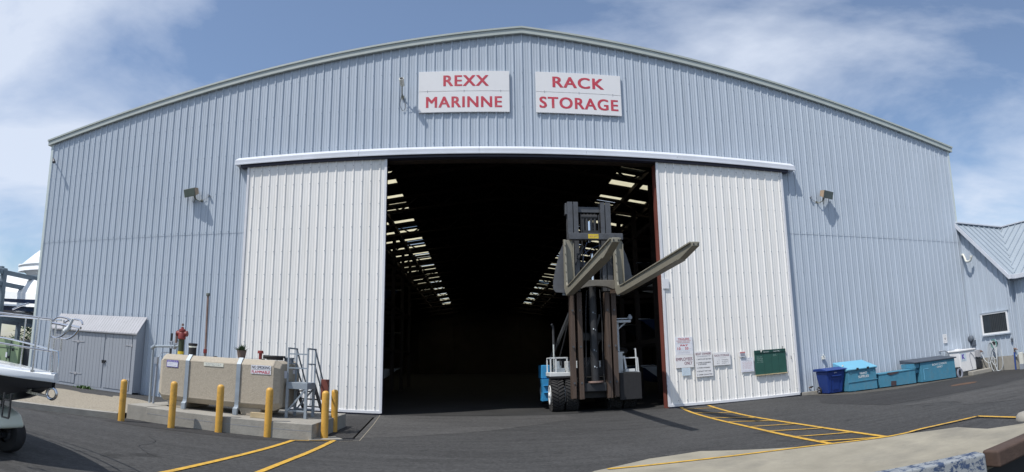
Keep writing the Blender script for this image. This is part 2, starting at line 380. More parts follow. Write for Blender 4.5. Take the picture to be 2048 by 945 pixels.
# painted lines
def stripe(pts, w, lift, name='painted_line'):
    mb = MB(); P = [Vector((x, y, 0)) for x, y in pts]; L = []; R = []
    for i, p in enumerate(P):
        d = (P[min(i+1, len(P)-1)]-P[max(i-1, 0)]).normalized(); n = Vector((-d.y, d.x, 0))*w/2
        L.append(p+n); R.append(p-n)
    for i in range(len(P)-1): mb.quad(*[(v.x, v.y, gz(v.x)+lift) for v in (R[i], R[i+1], L[i+1], L[i])])
    return tag(ob(name, mb, 'stripe'), kind='structure')
stripe(s2([(5.02, -.1), (4.62, -2.1), (4.36, -4.3), (4.17, -6.87), (4.0, -8.86), (3.9, -10.42)]), .10, .012)
stripe(s2([(5.9, -.4), (5.5, -2.6), (5.2, -4.94), (5.04, -7.53), (4.87, -9.56), (4.74, -10.84)]), .10, .012)
for a, b in [((4.86, -.85), (5.68, -1.6)), ((4.6, -2.5), (5.42, -3.6)), ((4.38, -4.1), (5.15, -5.29)), ((4.28, -5.4), (5.08, -6.33)), ((4.15, -6.76), (5.0, -7.36)), ((4.08, -7.81), (4.95, -8.61)), ((3.98, -9.01), (4.85, -9.69)), ((3.94, -9.9), (4.75, -10.78))]:
    stripe([a, b], .075, .016)
stripe(s2([(.3, -9.93), (1.74, -9.93), (3.38, -10.2), (4.75, -10.84), (5.55, -10.88), (6.75, -11.1)]), .09, .028)
stripe([(6.74, -11.06), (6.68, -11.6), (6.6, -12.2)], .09, .028)
stripe(s2([(-5.2, -7.13), (-5.25, -8.5), (-5.36, -10.0), (-5.47, -11.6), (-5.6, -14)]), .1, .012)
stripe(s2([(-4.47, -6.68), (-4.46, -8.2), (-4.5, -9.6), (-4.52, -10.8), (-4.55, -14)]), .1, .012)
stripe([(-5.18, -7.16), (-4.86, -6.98), (-4.5, -6.72)], .05, .016)
sheet('pavement', s2([(13.0, -4.6), (13.5, -4.2), (14.4, -4.15), (14.5, -4.5), (13.8, -4.8), (13.0, -4.6)]), pm('orange_spill', (.105, .055, .03), .85, 0, .45, 6), .009)
for pts in ([(6.55, -3.7), (6.5, -4.1), (6.25, -4.3), (6.3, -4.9), (5.9, -5.2), (5.75, -5.9), (5.45, -6.2), (5.5, -6.7)], [(-1.2, -4.0), (-.6, -4.15), (.2, -4.6), (1.2, -4.7), (2.1, -5.2)], [(-7.5, -8.9), (-7.0, -9.4), (-6.9, -10.1), (-6.3, -10.6)], [(9.4, -6.2), (9.0, -7.0), (8.9, -8.2), (8.3, -9.0)]):
    o = stripe([(v.x+random.uniform(-.03, .03), v.y+random.uniform(-.03, .03)) for v in spl(pts, 4)], .011, .007, 'crack'); o.data.materials[0] = M['dark']
stripe([(-4.62, -.35), (-4.3, -3.2), (-3.98, -6.5), (-4.75, -7.2)], .018, .009, 'crack').data.materials[0] = M['gravel']
sheet('pavement', [(9.95, -1.0), (9.95, -.25), (17.9, -.25), (17.9, -1.5), (15.6, -1.75), (12.4, -2.4), (10.5, -2.2)], 'asphalt_worn', .0075)
# concrete apron along the quay (a slab whose front is the quay face)
ap = [(-1.6, -12.3), (.1, -9.98), (1.13, -9.31), (2.07, -9.12), (2.95, -9.78), (3.81, -10.42), (4.94, -10.87), (5.74, -11.47), (5.66, -12.2), (6.1, -12.6), (8.2, -12.5), (8.2, -13.32), (4.8, -13.60), (3.72, -13.70), (2.5, -13.22), (1.5, -12.95)]
mb = MB(); mb.prism([(x, y, .018) for x, y in ap], (0, 0, -.12)); tag(ob('pavement', mb, 'apron'), kind='structure')
mb = MB(); mb.prism([(1.71, -12.8, -.11), (2.5, -13.12, -.11), (3.72, -13.60, -.11), (4.8, -13.5, -.11), (8.2, -13.22, -.11), (8.2, -12.6, -.11), (1.71, -12.6, -.11)], (0, 0, -1.7)); tag(ob('quay_wall', mb, 'dark'), kind='structure')
# gravel bed and kerb on the left
k0 = [(-9.38, -7.32), (-10.1, -7.72), (-10.9, -8.2), (-12.0, -8.95), (-14.5, -10.8), (-18, -13.5)]
kb = s2(k0, 5)
mb = MB()
def offp(pts, d):
    out = []
    for i, p in enumerate(pts):
        a = Vector(pts[max(i-1, 0)]); b = Vector(pts[min(i+1, len(pts)-1)]); t = (b-a).normalized(); out.append((p[0]+t.y*d, p[1]-t.x*d))
    return out
ki = offp(kb, .16) if offp(kb, .16)[3][1] > kb[3][1] else offp(kb, -.16)
for i in range(len(kb)-1):
    a, b, c, d = kb[i], kb[i+1], ki[i+1], ki[i]
    mb.quad((*a, -.02), (*b, -.02), (*b, .14), (*a, .14)); mb.quad((*a, .14), (*b, .14), (*c, .15), (*d, .15)); mb.quad((*d, .15), (*c, .15), (*c, 0), (*d, 0))
mb.quad((*kb[0], -.02), (*kb[0], .14), (*ki[0], .15), (*ki[0], 0))
tag(ob('kerb', mb, 'concrete'), kind='structure')
mb = MB(); top = ki; n = len(ki)
grid = []
for i in range(n):
    row = []
    xw = -9.5+(-24+9.5)*i/(n-1)
    for j in range(13):
        t = j/12; x = ki[i][0]*(1-t)+xw*t; y = ki[i][1]*(1-t)+(.05)*t
        row.append((x, y, .13*(1-t)-.12*t+.05*sin(3*pi*t)*sin(x*2.3)*.6+random.uniform(-.012, .012)+(.06*sin(pi*t))))
    grid.append(row)
for i in range(n-1):
    for j in range(12): mb.quad(grid[i][j], grid[i+1][j], grid[i+1][j+1], grid[i][j+1])
tag(ob('gravel', mb, 'gravel', smooth=True), kind='stuff')

# ------------------------------------------------------------------ the warehouse
W, HE, HR, HH, HS = 19.6, 11.2, 13.95, 8.95, 6.22
SL = (HR-HE)/W
rz = lambda x: HR-SL*abs(x)
LEN = 90
wh = thing('warehouse', (0, 0, 0), 'huge pale blue corrugated metal boat storage shed with a wide open doorway', 'warehouse')
def profile(x0, x1, pitch, phase=0.0, rib=.034, minor=.007):
    """(x, depth) points of a ribbed sheet between x0 and x1"""
    pts = []; k = math.floor((x0-phase)/pitch)-1
    while True:
        c = phase+k*pitch; k += 1
        if c > x1+pitch: break
        for dx, dp in ((-.040, 0), (-.017, rib), (.017, rib), (.040, 0), (.083, 0), (.095, minor), (.110, minor), (.122, 0), (.175, 0), (.187, minor), (.202, minor), (.214, 0)):
            pts.append((c+dx, dp))
    pts = [p for p in pts if x0 < p[0] < x1]
    return [(x0, 0)]+pts+[(x1, 0)]
def ribsheet(mb, x0, x1, zb, zt, y, pitch=.305, phase=0.0, sgn=-1, rib=.034, minor=.007):
    P = profile(x0, x1, pitch, phase, rib, minor); vs = []
    for x, d in P:
        vs.append((x, y+sgn*d, zb(x) if callable(zb) else zb)); vs.append((x, y+sgn*d, zt(x) if callable(zt) else zt))
    mb.add(vs, [(2*i, 2*i+2, 2*i+3, 2*i+1) for i in range(len(P)-1)])
def screws(mb, x0, x1, zs, y, pitch, phase, hide=None):
    k = math.ceil((x0-phase)/pitch)
    while phase+k*pitch < x1:
        c = phase+k*pitch; k += 1
        for z in zs:
            if hide and hide(c, z): continue
            mb.box(c-.011, c+.011, y-.010, y+.006, z-.011, z+.011)
mb = MB(); OP = 4.66
ribsheet(mb, -W, -OP, lambda x: -.12, HS, 0, .305, .0)
ribsheet(mb, OP, W, lambda x: min(-.05, gz(x)-.02), HS, 0, .305, .0)
ob('lower_wall_sheet', mb, 'facade', wh)
mb = MB()
ribsheet(mb, -W, -OP, HS-.05, lambda x: rz(x)-.12, -.009); ribsheet(mb, OP, W, HS-.05, lambda x: rz(x)-.12, -.009)
ribsheet(mb, -OP, OP, HH-.2, lambda x: rz(x)-.12, -.009)
ob('upper_wall_sheet', mb, 'facade', wh)
mb = MB()
screws(mb, -W, W, [HS+.02, 7.7, 9.2, 10.6, 12.0], -.044, .305, 0, lambda x, z: z > rz(x)-.3 or (z < HH+.2 and abs(x) < 10.2))
screws(mb, -W, -9.7, [.1, 1.55, 3.1, 4.65], -.035, .305, 0); screws(mb, 9.7, W, [.1, 1.55, 3.1, 4.65], -.035, .305, 0)
ob('screw', mb, 'galv', wh)['kind'] = 'stuff'
for s in (-1, 1):
    mb = MB(); mb.box(s*W-.07, s*W+.07, -.05, -.012, gz(s*W)-.1, rz(W)-.2) if s < 0 else mb.box(s*W-.05, s*W+.05, -.05, -.012, 7.2, rz(W)-.2)
    if s < 0: mb.box(s*(W+.035)-.03, s*(W+.035)+.03, -.012, .1, gz(s*W)-.1, rz(W)-.2)
    ob('corner_flashing', mb, 'corner', wh, bevel=.004)
    mb = MB(); P = [(y, d) for y, d in profile(.05, LEN, .305)]
    vs = []
    for y, d in P: vs += [(s*(W+d), y, -.35), (s*(W+d), y, HE+.0)]
    mb.add(vs, [(2*i, 2*i+2, 2*i+3, 2*i+1) for i in range(len(P)-1)])
    ob('side_wall', mb, 'facade', wh)
    mb = MB(); mb.quad((s*(W-.25), .1, -.3), (s*(W-.25), LEN-.3, -.3), (s*(W-.25), LEN-.3, HE-.1), (s*(W-.25), .1, HE-.1))
    xs_ = (OP+.02, W-.25)
    mb.add([(s*xs_[0], .30, 0), (s*xs_[1], .30, -.3), (s*xs_[1], .30, rz(xs_[1])-.3), (s*xs_[0], .30, rz(xs_[0])-.3)], [(0, 1, 2, 3)])
    ob('added_wall_liner', mb, 'dark_liner', wh)
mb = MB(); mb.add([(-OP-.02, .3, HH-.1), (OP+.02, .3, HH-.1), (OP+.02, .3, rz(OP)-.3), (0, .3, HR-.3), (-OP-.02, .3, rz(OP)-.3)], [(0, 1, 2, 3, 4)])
ob('added_wall_liner', mb, 'dark_liner', wh)
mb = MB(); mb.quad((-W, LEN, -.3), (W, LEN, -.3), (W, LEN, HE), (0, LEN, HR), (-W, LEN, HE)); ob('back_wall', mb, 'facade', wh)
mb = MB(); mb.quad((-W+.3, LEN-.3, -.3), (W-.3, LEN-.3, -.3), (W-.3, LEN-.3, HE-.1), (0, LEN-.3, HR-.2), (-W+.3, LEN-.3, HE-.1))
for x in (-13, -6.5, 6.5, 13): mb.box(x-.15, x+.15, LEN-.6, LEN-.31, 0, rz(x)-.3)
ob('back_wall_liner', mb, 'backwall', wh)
# roof with skylight holes
SKY = [11.0+3.2*k for k in range(24)]
yb = [-.12]+[v for y in SKY for v in (y, y+1.25, y+1.85, y+2.45)]+[LEN+.1]
xb = [0, 6.45, 8.0, 9.85, W+.22]
for nm, mt, dz in (('roof', 'roof', 0), ('added_ceiling_liner', 'dark_liner', -.22)):  # second sheet is the added dark lining under the roof
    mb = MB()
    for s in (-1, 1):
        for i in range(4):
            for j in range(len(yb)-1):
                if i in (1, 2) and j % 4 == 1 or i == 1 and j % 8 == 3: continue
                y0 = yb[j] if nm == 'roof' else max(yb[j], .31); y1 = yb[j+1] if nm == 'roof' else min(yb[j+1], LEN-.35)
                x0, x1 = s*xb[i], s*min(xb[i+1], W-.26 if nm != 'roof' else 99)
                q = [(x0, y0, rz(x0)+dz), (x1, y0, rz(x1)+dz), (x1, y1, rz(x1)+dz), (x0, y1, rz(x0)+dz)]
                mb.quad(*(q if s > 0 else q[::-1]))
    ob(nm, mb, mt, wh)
for s in (-1, 1):
    for y in SKY:
        mb = MB(); a, b = s*6.43, s*9.87
        mb.quad((a, y-.02, rz(a)-.05), (b, y-.02, rz(b)-.05), (b, y+1.27, rz(b)-.05), (a, y+1.27, rz(a)-.05))
        ob('skylight', mb, 'skylight', wh)
        if SKY.index(y) % 2: continue
        mb = MB(); b = s*8.02; y += 1.85
        mb.quad((a, y-.02, rz(a)-.05), (b, y-.02, rz(b)-.05), (b, y+.62, rz(b)-.05), (a, y+.62, rz(a)-.05))
        ob('skylight', mb, 'skylight', wh)
# purlins along the building, rafters with webs across it
for s in (-1, 1):
    for x in (2.1, 4.3, 6.3, 8.15, 10.0, 12.3, 14.6, 17):
        mb = MB(); z = rz(x)-.36; mb.box(s*x-.07, s*x+.07, .32, LEN-.4, z-.16, z+.12) if x != 8.15 else mb.box(s*x-.17, s*x+.17, .32, LEN-.4, z-.16, z+.12); ob('purlin', mb, 'steel_in', wh)
for k in range(14):
    y = 4.4+6.4*k-.6
    mb = MB()
    for s in (-1, 1):
        mb.bar((0, y, HR-.75), (s*(W-.3), y, rz(W)-.75), .22, .16); mb.bar((0, y, HR-1.75), (s*(W-.3), y, rz(W)-1.25), .2, .14)
        xx = 0; f = 1
        while xx < W-1.6:
            x2 = xx+1.3
            lo = lambda x: (HR-1.75)+(rz(W)-1.25-HR+1.75)*x/(W-.3); hi = lambda x: rz(x)-.75
            mb.bar((s*xx, y, hi(xx) if f else lo(xx)), (s*x2, y, lo(x2) if f else hi(x2)), .09); f = 1-f; xx = x2
        mb.bar((s*(W-.55), y, 0), (s*(W-.55), y, rz(W)-.8), .3, .5)
    ob('roof_truss', mb, 'steel_in', wh)
# rake trim, ridge, eave trim
for s in (-1, 1):
    mb = MB(); e = W+.2
    mb.prism([(0, -.15, HR+.02), (s*e, -.15, rz(e)+.02), (s*e, -.15, rz(e)-.24), (0, -.15, HR-.24)], (0, .10, 0))
    mb.prism([(0, -.19, HR+.05), (s*(e+.03), -.19, rz(e)+.05), (s*(e+.03), -.19, rz(e)-.03), (0, -.19, HR-.03)], (0, .039, 0))
    mb.prism([(0, -.15, HR+.055), (s*e, -.15, rz(e)+.055), (s*e, -.15, rz(e)+.022), (0, -.15, HR+.022)], (0, .55, 0))
    ob('rake_trim', mb, 'rake', wh)
    mb = MB(); mb.box(*(sorted((s*(W+.06), s*(W+.24)))), -.1, LEN, rz(W+.2)-.22, rz(W+.2)-.02); ob('eave_gutter', mb, 'rake', wh)
# door hood and track
mb = MB(); segs = [-10.12, -5.55, -1.5, 2.1, 5.35, 10.2]
for a, b in zip(segs[:-1], segs[1:]):
    mb.prism([(a+.004, -.36, 8.70), (a+.004, -.36, 8.86), (a+.004, -.05, 9.06), (a+.004, -.05, 8.70)], (b-a-.008, 0, 0))
    mb.box(a+.002, b-.002, -.385, -.355, 8.665, 8.72)
ob('door_hood', mb, 'hood', wh, bevel=.004)
mb = MB(); mb.box(-9.9, 9.9, -.30, -.06, 8.58, 8.69); ob('door_track', mb, 'edgedark', wh)
mb = MB(); mb.box(-OP, OP, -.02, .28, 8.55, 8.95); ob('lintel', mb, 'steel_in', wh)
for s in (-1, 1):
    mb = MB(); mb.box(*sorted((s*(4.56 if s > 0 else 4.63), s*4.72)), .0, .24, -.02, 8.6)
    ob('door_jamb', mb, 'rustred' if s > 0 else 'edgedark', wh, bevel=.006)
# sliding doors
for s in (-1, 1):
    a, b = (-9.62, -4.62) if s < 0 else (4.60, 9.62)
    lift = .07
    mb = MB(); ribsheet(mb, a, b, lambda x: lift+gz(x), 8.62, -.20, .305, .05, rib=.026, minor=.004); mb.quad((a, -.17, lift+gz(a)), (b, -.17, lift+gz(b)), (b, -.17, 8.6), (a, -.17, 8.6))
    dr = ob('sliding_door', mb, 'door', wh, label='left white ribbed sliding door leaf' if s < 0 else 'right white ribbed sliding door leaf hung with signs')
    mb = MB()
    for x0, x1 in ((a-.035, a+.05), (b-.05, b+.035)): mb.box(x0, x1, -.238, -.168, lift-.01+gz(a), 8.6)
    mb.add([(a, -.24, lift-.02+gz(a)), (b, -.24, lift-.02+gz(b)), (b, -.24, lift+.07+gz(b)), (a, -.24, lift+.07+gz(a)), (a, -.16, lift-.02+gz(a)), (b, -.16, lift-.02+gz(b)), (b, -.16, lift+.07+gz(b)), (a, -.16, lift+.07+gz(a))],
           [(0, 1, 2, 3), (5, 4, 7, 6), (0, 4, 5, 1), (3, 2, 6, 7)])
    ob('door_edge', mb, 'dooredge', dr, bevel=.005)
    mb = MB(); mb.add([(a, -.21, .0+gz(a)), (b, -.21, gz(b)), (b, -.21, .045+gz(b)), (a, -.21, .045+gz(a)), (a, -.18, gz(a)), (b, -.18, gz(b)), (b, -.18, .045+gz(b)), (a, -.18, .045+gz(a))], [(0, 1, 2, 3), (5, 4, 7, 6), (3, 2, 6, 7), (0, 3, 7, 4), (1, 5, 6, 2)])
    ob('gap_shade_strip', mb, 'edgedark', dr)  # dark strip painted in for the shaded gap under the leaf
    mb = MB(); screws(mb, a+.05, b-.05, [.25, .9, 1.55, 2.25, 3.0, 3.75, 4.6, 5.4, 6.2, 7.0, 7.8, 8.4], -.228, .305, .05); ob('screw', mb, 'galv', dr)['kind'] = 'stuff'
    if s > 0:
        mb = MB(); mb.box(4.58, 4.80, -.262, -.236, 4.05, 4.38); ob('patch_plate', mb, 'dooredge', dr)
        mb = MB()
        for x, z, h in ((9.36, 1.36, .13),): mb.box(x, x+.014, -.252, -.236, z, z+h)
        ob('rust_scuff', mb, 'brownpatch', dr)
    else:
        mb = MB(); mb.box(-4.584, -4.576, -.22, -.16, .06, 8.6); ob('edge_shadow_strip', mb, 'edgedark', dr)  # dark strip painted in for the shadow line down the leaf edge
mb = MB(); mb.box(9.75, 10.9, -.16, -.055, -.2, .06); ob('wall_footing', mb, 'concrete', wh, bevel=.02)

# ------------------------------------------------------------------ big gable signs
def big_sign(x0, x1, z0, z1, rows, label):
    t = thing('sign_board', ((x0+x1)/2, -.05, z0), label, 'sign')
    zm = (z0+z1)/2
    for a, b in ((z0, zm-.006), (zm+.006, z1)):
        mb = MB(); mb.box(x0, x1, -.10, -.046, a, b); ob('sign_panel', mb, 'signwhite', t, bevel=.006)
    for s, bx in rows: textmesh('lettering', s, bx, 'red', t, depth=-.1035, bold=.028, space=1.12)
    mb = MB()
    for z in (zm-.03, zm+.03):
        for x in (x0+.3, (x0+x1)/2, x1-.3): mb.box(x-.012, x+.012, -.104, -.099, z-.012, z+.012)
    ob('bolt', mb, 'greyink', t)
big_sign(-3.56, -.45, 10.36, 12.03, [('REXX', (-2.72, -1.16, 11.40, 11.85)), ('MARINNE', (-3.31, -.71, 10.54, 10.98))], 'white board with red letters REXX MARINNE high on the gable')
big_sign(.46, 3.47, 10.36, 12.03, [('RACK', (1.04, 2.86, 11.39, 11.85)), ('STORAGE', (.57, 3.35, 10.54, 11.0))], 'white board with red letters RACK STORAGE high on the gable')

# ------------------------------------------------------------------ signs on the right door
YS = -.246
def plate(name, x0, x1, z0, z1, mat, label, cat='sign', th=.012, y=YS):
    mb = MB(); mb.box(x0, x1, y-th, y, z0, z1)
    t = thing(name, ((x0+x1)/2, y, z0), label, cat); ob('board', mb, mat, t, bevel=.002); return t, y-th-.0025
t, d = plate('sign', 4.9, 5.53, 1.79, 2.39, 'paper', 'white notice headed TRAILERS in red, above the EMPLOYEES ONLY board')
textmesh('lettering', 'TRAILERS', (5.01, 5.42, 2.29, 2.355), 'red', t, depth=d, bold=.02)
textmesh('lettering', 'MUST BE TAKEN AWAY\nAFTER LAUNCHING', (4.96, 5.47, 2.185, 2.275), 'redpale', t, depth=d)
mb = MB()
for x0, x1, z0, z1 in ((4.92, 5.51, 2.165, 2.172), (4.92, 5.51, 1.93, 1.937), (4.92, 4.926, 1.93, 2.17), (5.504, 5.51, 1.93, 2.17)): mb.quad((x0, d, z0), (x1, d, z0), (x1, d, z1), (x0, d, z1))
ob('rule', mb, 'bluepaper', t)
textmesh('lettering', 'PAY', (5.09, 5.36, 2.075, 2.135), 'red', t, depth=d, bold=.03)
textmesh('lettering', '10', (4.98, 5.09, 1.955, 2.045), 'red', t, depth=d, bold=.02); textmesh('lettering', '50', (5.25, 5.37, 1.955, 2.045), 'red', t, depth=d, bold=.02)
marks('lettering', [(5.11, 5.21, 1.975), (5.40, 5.49, 1.975)], 'greyink', t, d, .018, seed=3)
marks('lettering', [(5.0, 5.42, 1.875), (5.0, 5.42, 1.84)], 'greyink', t, d, .018, seed=4)
t, d = plate('sign', 4.88, 5.53, 1.345, 1.785, 'signwhite', 'white EMPLOYEES ONLY board between two smaller notices')
textmesh('lettering', 'EMPLOYEES', (4.91, 5.49, 1.585, 1.69), 'maroon', t, depth=d, bold=.012, space=1.0); textmesh('lettering', 'ONLY', (5.20, 5.48, 1.445, 1.55), 'maroon', t, depth=d, bold=.012, space=1.0)
t, d = plate('sign', 5.09, 5.40, 1.075, 1.335, 'bluepaper', 'small pale blue notice below the EMPLOYEES ONLY board')
marks('lettering', [(5.12, 5.36, z) for z in (1.29, 1.25, 1.21, 1.17, 1.13)], 'greyink', t, d, .010, seed=5)
t, d = plate('sign', 5.585, 6.225, 1.0, 1.87, 'signwhite', 'tall white BOAT OWNERS rules board on the right door', th=.02)
textmesh('lettering', 'BOAT OWNERS', (5.62, 6.18, 1.745, 1.82), 'maroon', t, depth=d, bold=.015)
textmesh('lettering', 'IT IS YOUR RESPONSIBILITY TO', (5.66, 6.14, 1.685, 1.715), 'greyink', t, depth=d)
textmesh('lettering', '1. SWITCH OFF BATTERY\n\n2. LOWER OUTBOARDS\n    & OUTDRIVES\n\n3. LOWER ANTENNAS\n\n4. RETRACT TRIM TABS\n\n5. LOWER CANVAS TOPS', (5.63, 6.18, 1.05, 1.62), 'black', t, depth=d, align='LEFT')
t, d = plate('sign', 6.265, 6.905, 1.345, 1.80, 'signwhite', 'white RACK STORAGE hours sign right of the BOAT OWNERS board', th=.02)
textmesh('lettering', 'RACK STORAGE', (6.31, 6.86, 1.655, 1.725), 'maroon', t, depth=d, bold=.01, space=1.15)
marks('lettering', [(6.43, 6.75, 1.595)], 'greyink', t, d, .02, seed=6)
marks('lettering', [(x0, x1, z) for z in (1.52, 1.46, 1.40) for x0, x1 in ((6.39, 6.50), (6.57, 6.82))], 'black', t, d, .026, seed=7)
t = thing('notice_box', (7.36, YS, 1.575), 'small white and red box screwed up above the printed notice', 'box')
mb = MB(); mb.box(7.26, 7.465, -.31, YS, 1.575, 1.77); ob('housing', mb, 'dooredge', t, bevel=.008)
mb = MB(); mb.box(7.263, 7.462, -.316, -.311, 1.715, 1.765); ob('header', mb, 'redpale', t)
mb = MB(); mb.box(7.28, 7.445, -.316, -.311, 1.62, 1.70); ob('window', mb, 'greyink', t)
t, d = plate('sign', 7.285, 7.80, 1.035, 1.545, 'paper', 'printed notice with lines of red text beside the green board')
marks('lettering', [(7.34, 7.75, 1.50), (7.45, 7.63, 1.45), (7.40, 7.70, 1.425)], 'greyink', t, d, .015, seed=8)
marks('lettering', [(7.36, 7.74, z) for z in (1.385, 1.35, 1.315, 1.275, 1.235, 1.19, 1.15)], 'redpale', t, d, .018, seed=9)
marks('lettering', [(7.33, 7.77, 1.085), (7.33, 7.77, 1.06)], 'blueink', t, d, .010, seed=10)
t = thing('board', (8.48, YS, .9), 'large dark green message board with four panels and a wooden chalk ledge', 'message board')
mb = MB(); mb.box(7.845, 9.12, -.275, YS, .90, 1.775); ob('backboard', mb, 'green', t, bevel=.003)
mb = MB(); mb.box(7.845, 9.12, -.295, -.276, 1.66, 1.775); ob('header_board', mb, 'greendark', t, bevel=.003)
mb = MB()
for x in (8.21, 8.52, 8.81): mb.box(x-.006, x+.006, -.2775, -.2752, .92, 1.655)
ob('divider', mb, 'greendark', t)
mb = MB(); mb.box(7.84, 9.13, -.315, -.248, .865, .898); ob('chalk_ledge', mb, 'wood', t, bevel=.004)
textmesh('lettering', 'HAUL ONLY', (8.20, 8.43, 1.685, 1.715), 'whitepaint', t, depth=-.2975); textmesh('lettering', 'LAUNCH ONLY', (8.60, 8.88, 1.685, 1.715), 'whitepaint', t, depth=-.2975)
marks('chalk_writing', [(7.93, 8.17, z) for z in (1.52, 1.46, 1.40, 1.33)]+[(8.60, 8.76, 1.53), (8.62, 8.72, 1.57)], 'chalk', t, -.2785, .032, seed=11)
mb = MB(); mb.add([(8.06, -.31, 1.82), (8.17, -.31, 1.79), (8.10, -.31, 1.68), (8.06, -.29, 1.82), (8.17, -.29, 1.79), (8.10, -.29, 1.68)], [(0, 2, 1), (3, 4, 5), (0, 1, 4, 3), (1, 2, 5, 4), (2, 0, 3, 5)]); ob('pennant', mb, 'pvc', t)
mb = MB(); mb.tube([(9.02, -.25, 1.775), (9.02, -.27, 1.83), (9.025, -.28, 1.86)], .012, 6); ob('hook', mb, 'dark', t)

# ------------------------------------------------------------------ lamps, camera on the facade
def floodlight(cx, cz, flip, label):
    t = thing('floodlight', (cx, -.05, cz-.25), label, 'floodlight', 'floodlights on the facade')
    f = flip
    R = Euler((rad(16), 0, rad(-16*f)))
    c = Vector((cx, -.30, cz)); Rm = R.to_matrix()
    mb = MB(); w, h = .29, .155
    fr = [(-w, -.12, -h*1.05), (w, -.12, -h*1.05), (w, -.12, h), (-w, -.12, h)]; bk = [(-w*.86, .14, -h*.55), (w*.86, .14, -h*.55), (w*.86, .14, h*.92), (-w*.86, .14, h*.92)]
    mb.add([c+Rm @ Vector(p) for p in fr+bk], [(0, 1, 2, 3), (7, 6, 5, 4), (0, 4, 5, 1), (1, 5, 6, 2), (2, 6, 7, 3), (3, 7, 4, 0)])
    hs = ob('housing', mb, 'lampgrey', t, bevel=.012)
    mb = MB(); mb.add([c+Rm @ Vector(p) for p in [(-w*.92, -.126, -h*.9), (w*.92, -.126, -h*.9), (w*.92, -.126, h*.85), (-w*.92, -.126, h*.85)]], [(0, 1, 2, 3)]); ob('lens', mb, 'lens', hs)
    mb = MB()
    for a in (-1, 1): mb.add([c+Rm @ Vector((a*w*s_+.003*a, y, z)) for s_, y, z in ((1, -.11, -h), (.87, .13, -h*.5), (.87, .13, h*.88), (1, -.11, h*.95))], [(0, 1, 2, 3)])
    ob('side_cap', mb, 'lamptan', hs)
    mb = MB(); k = c+Rm @ Vector((.12*f, 0, -h*.9))
    mb.cyl(k, k+Vector((.03*f, .06, -.12)), .035, n=10); mb.tube([k+Vector((.03*f, .06, -.12)), (k.x+.12*f, -.1, k.z-.17), (k.x+.2*f, -.04, k.z-.14)], .018, 8)
    mb.tube([k+Vector((.03*f, .06, -.12)), (k.x-.08*f, -.12, k.z-.16), (k.x-.14*f, -.04, k.z-.2)], .014, 8); mb.cyl((k.x+.2*f, -.06, k.z-.14), (k.x+.2*f, -.02, k.z-.14), .05, n=10)
    ob('bracket', mb, 'lampgrey', t, smooth=True)
    mb = MB(); px = cx+.62*f
    mb.cyl((px, -.13, cz-.09), (px, -.02, cz-.09), .045, .035, 10); mb.tube([(px-.02*f, -.06, cz-.1), (px-.1*f, -.05, cz-.19), (k.x+.2*f, -.05, k.z-.14)], .008, 6)
    ob('photocell', mb, 'greypipe', t, smooth=True)
    return t
floodlight(-11.87, 7.76, 1, 'bronze floodlight on the wall left of the left sliding door')
floodlight(11.62, 7.80, -1, 'bronze floodlight on the wall right of the right sliding door')
t = thing('security_camera', (-4.12, -.04, 11.0), 'small camera on an arm left of the REXX MARINNE board', 'security camera')
mb = MB(); mb.box(-4.17, -4.07, -.06, -.045, 10.95, 11.1); mb.tube([(-4.12, -.05, 11.02), (-4.13, -.2, 11.12), (-4.11, -.36, 11.27), (-4.1, -.42, 11.42)], .022, 8); ob('arm', mb, 'lampgrey', t, smooth=True)
mb = MB(); mb.cyl((-4.10, -.34, 11.36), (-4.10, -.62, 11.50), .075, .085, 14); ob('housing', mb, 'pvc', t, bevel=.006, smooth=True)
mb = MB(); mb.cyl((-4.10, -.624, 11.502), (-4.10, -.63, 11.505), .06, .06, 14); ob('lens', mb, 'rubber', t)
mb = MB(); mb.tube(spl([(-4.10, -.34, 11.34), (-4.14, -.24, 11.0), (-4.2, -.12, 10.7), (-4.12, -.06, 10.5), (-4.02, -.05, 10.62), (-4.08, -.05, 11.0)], 6), .008, 6); ob('cable', mb, 'rubber', t)
t = thing('eave_lamp', (-19.3, -.05, 10.0), 'small dark lamp arm under the left end of the eave', 'lamp')
mb = MB(); mb.tube([(-19.42, -.03, 10.12), (-19.35, -.18, 10.2), (-19.2, -.34, 10.14), (-19.08, -.42, 10.0)], .025, 8); ob('arm', mb, 'dark', t)
mb = MB(); mb.cyl((-19.1, -.41, 10.04), (-19.0, -.46, 9.86), .05, .08, 12); ob('shade', mb, 'mastgrey', t, smooth=True)
# bits on the right-hand wall
t, d = plate('sign', 17.66, 17.92, 1.31, 1.73, 'signwhite', 'small white notice on the blue wall above the BOAT STANDS chest', y=-.04)
marks('lettering', [(17.70, 17.88, z) for z in (1.66, 1.62, 1.40, 1.36)], 'greyink', t, d, .02, seed=12)
mb = MB()
for i in range(10): a = 2*pi*i/10; mb.quad((17.79+.05*cos(a), d, 1.52+.05*sin(a)), (17.79+.05*cos(a+.63), d, 1.52+.05*sin(a+.63)), (17.79+.03*cos(a+.63), d, 1.52+.03*sin(a+.63)), (17.79+.03*cos(a), d, 1.52+.03*sin(a)))
ob('symbol', mb, 'black', t)
t = thing('outlet_box', (10.9, -.04, 1.2), 'small white outlet box on the wall above the blue wheeled bin', 'outlet')
mb = MB(); mb.box(10.85, 10.97, -.13, -.035, 1.22, 1.36); ob('box', mb, 'pvc', t, bevel=.01)
mb = MB(); mb.cyl((10.9, -.1, 1.31), (10.86, -.17, 1.40), .02, n=8); ob('cover', mb, 'pvc', t)
t = thing('pipe_stub', (10.2, -.04, 0), 'short rusty pipe stub sticking out low beside the right door', 'pipe')
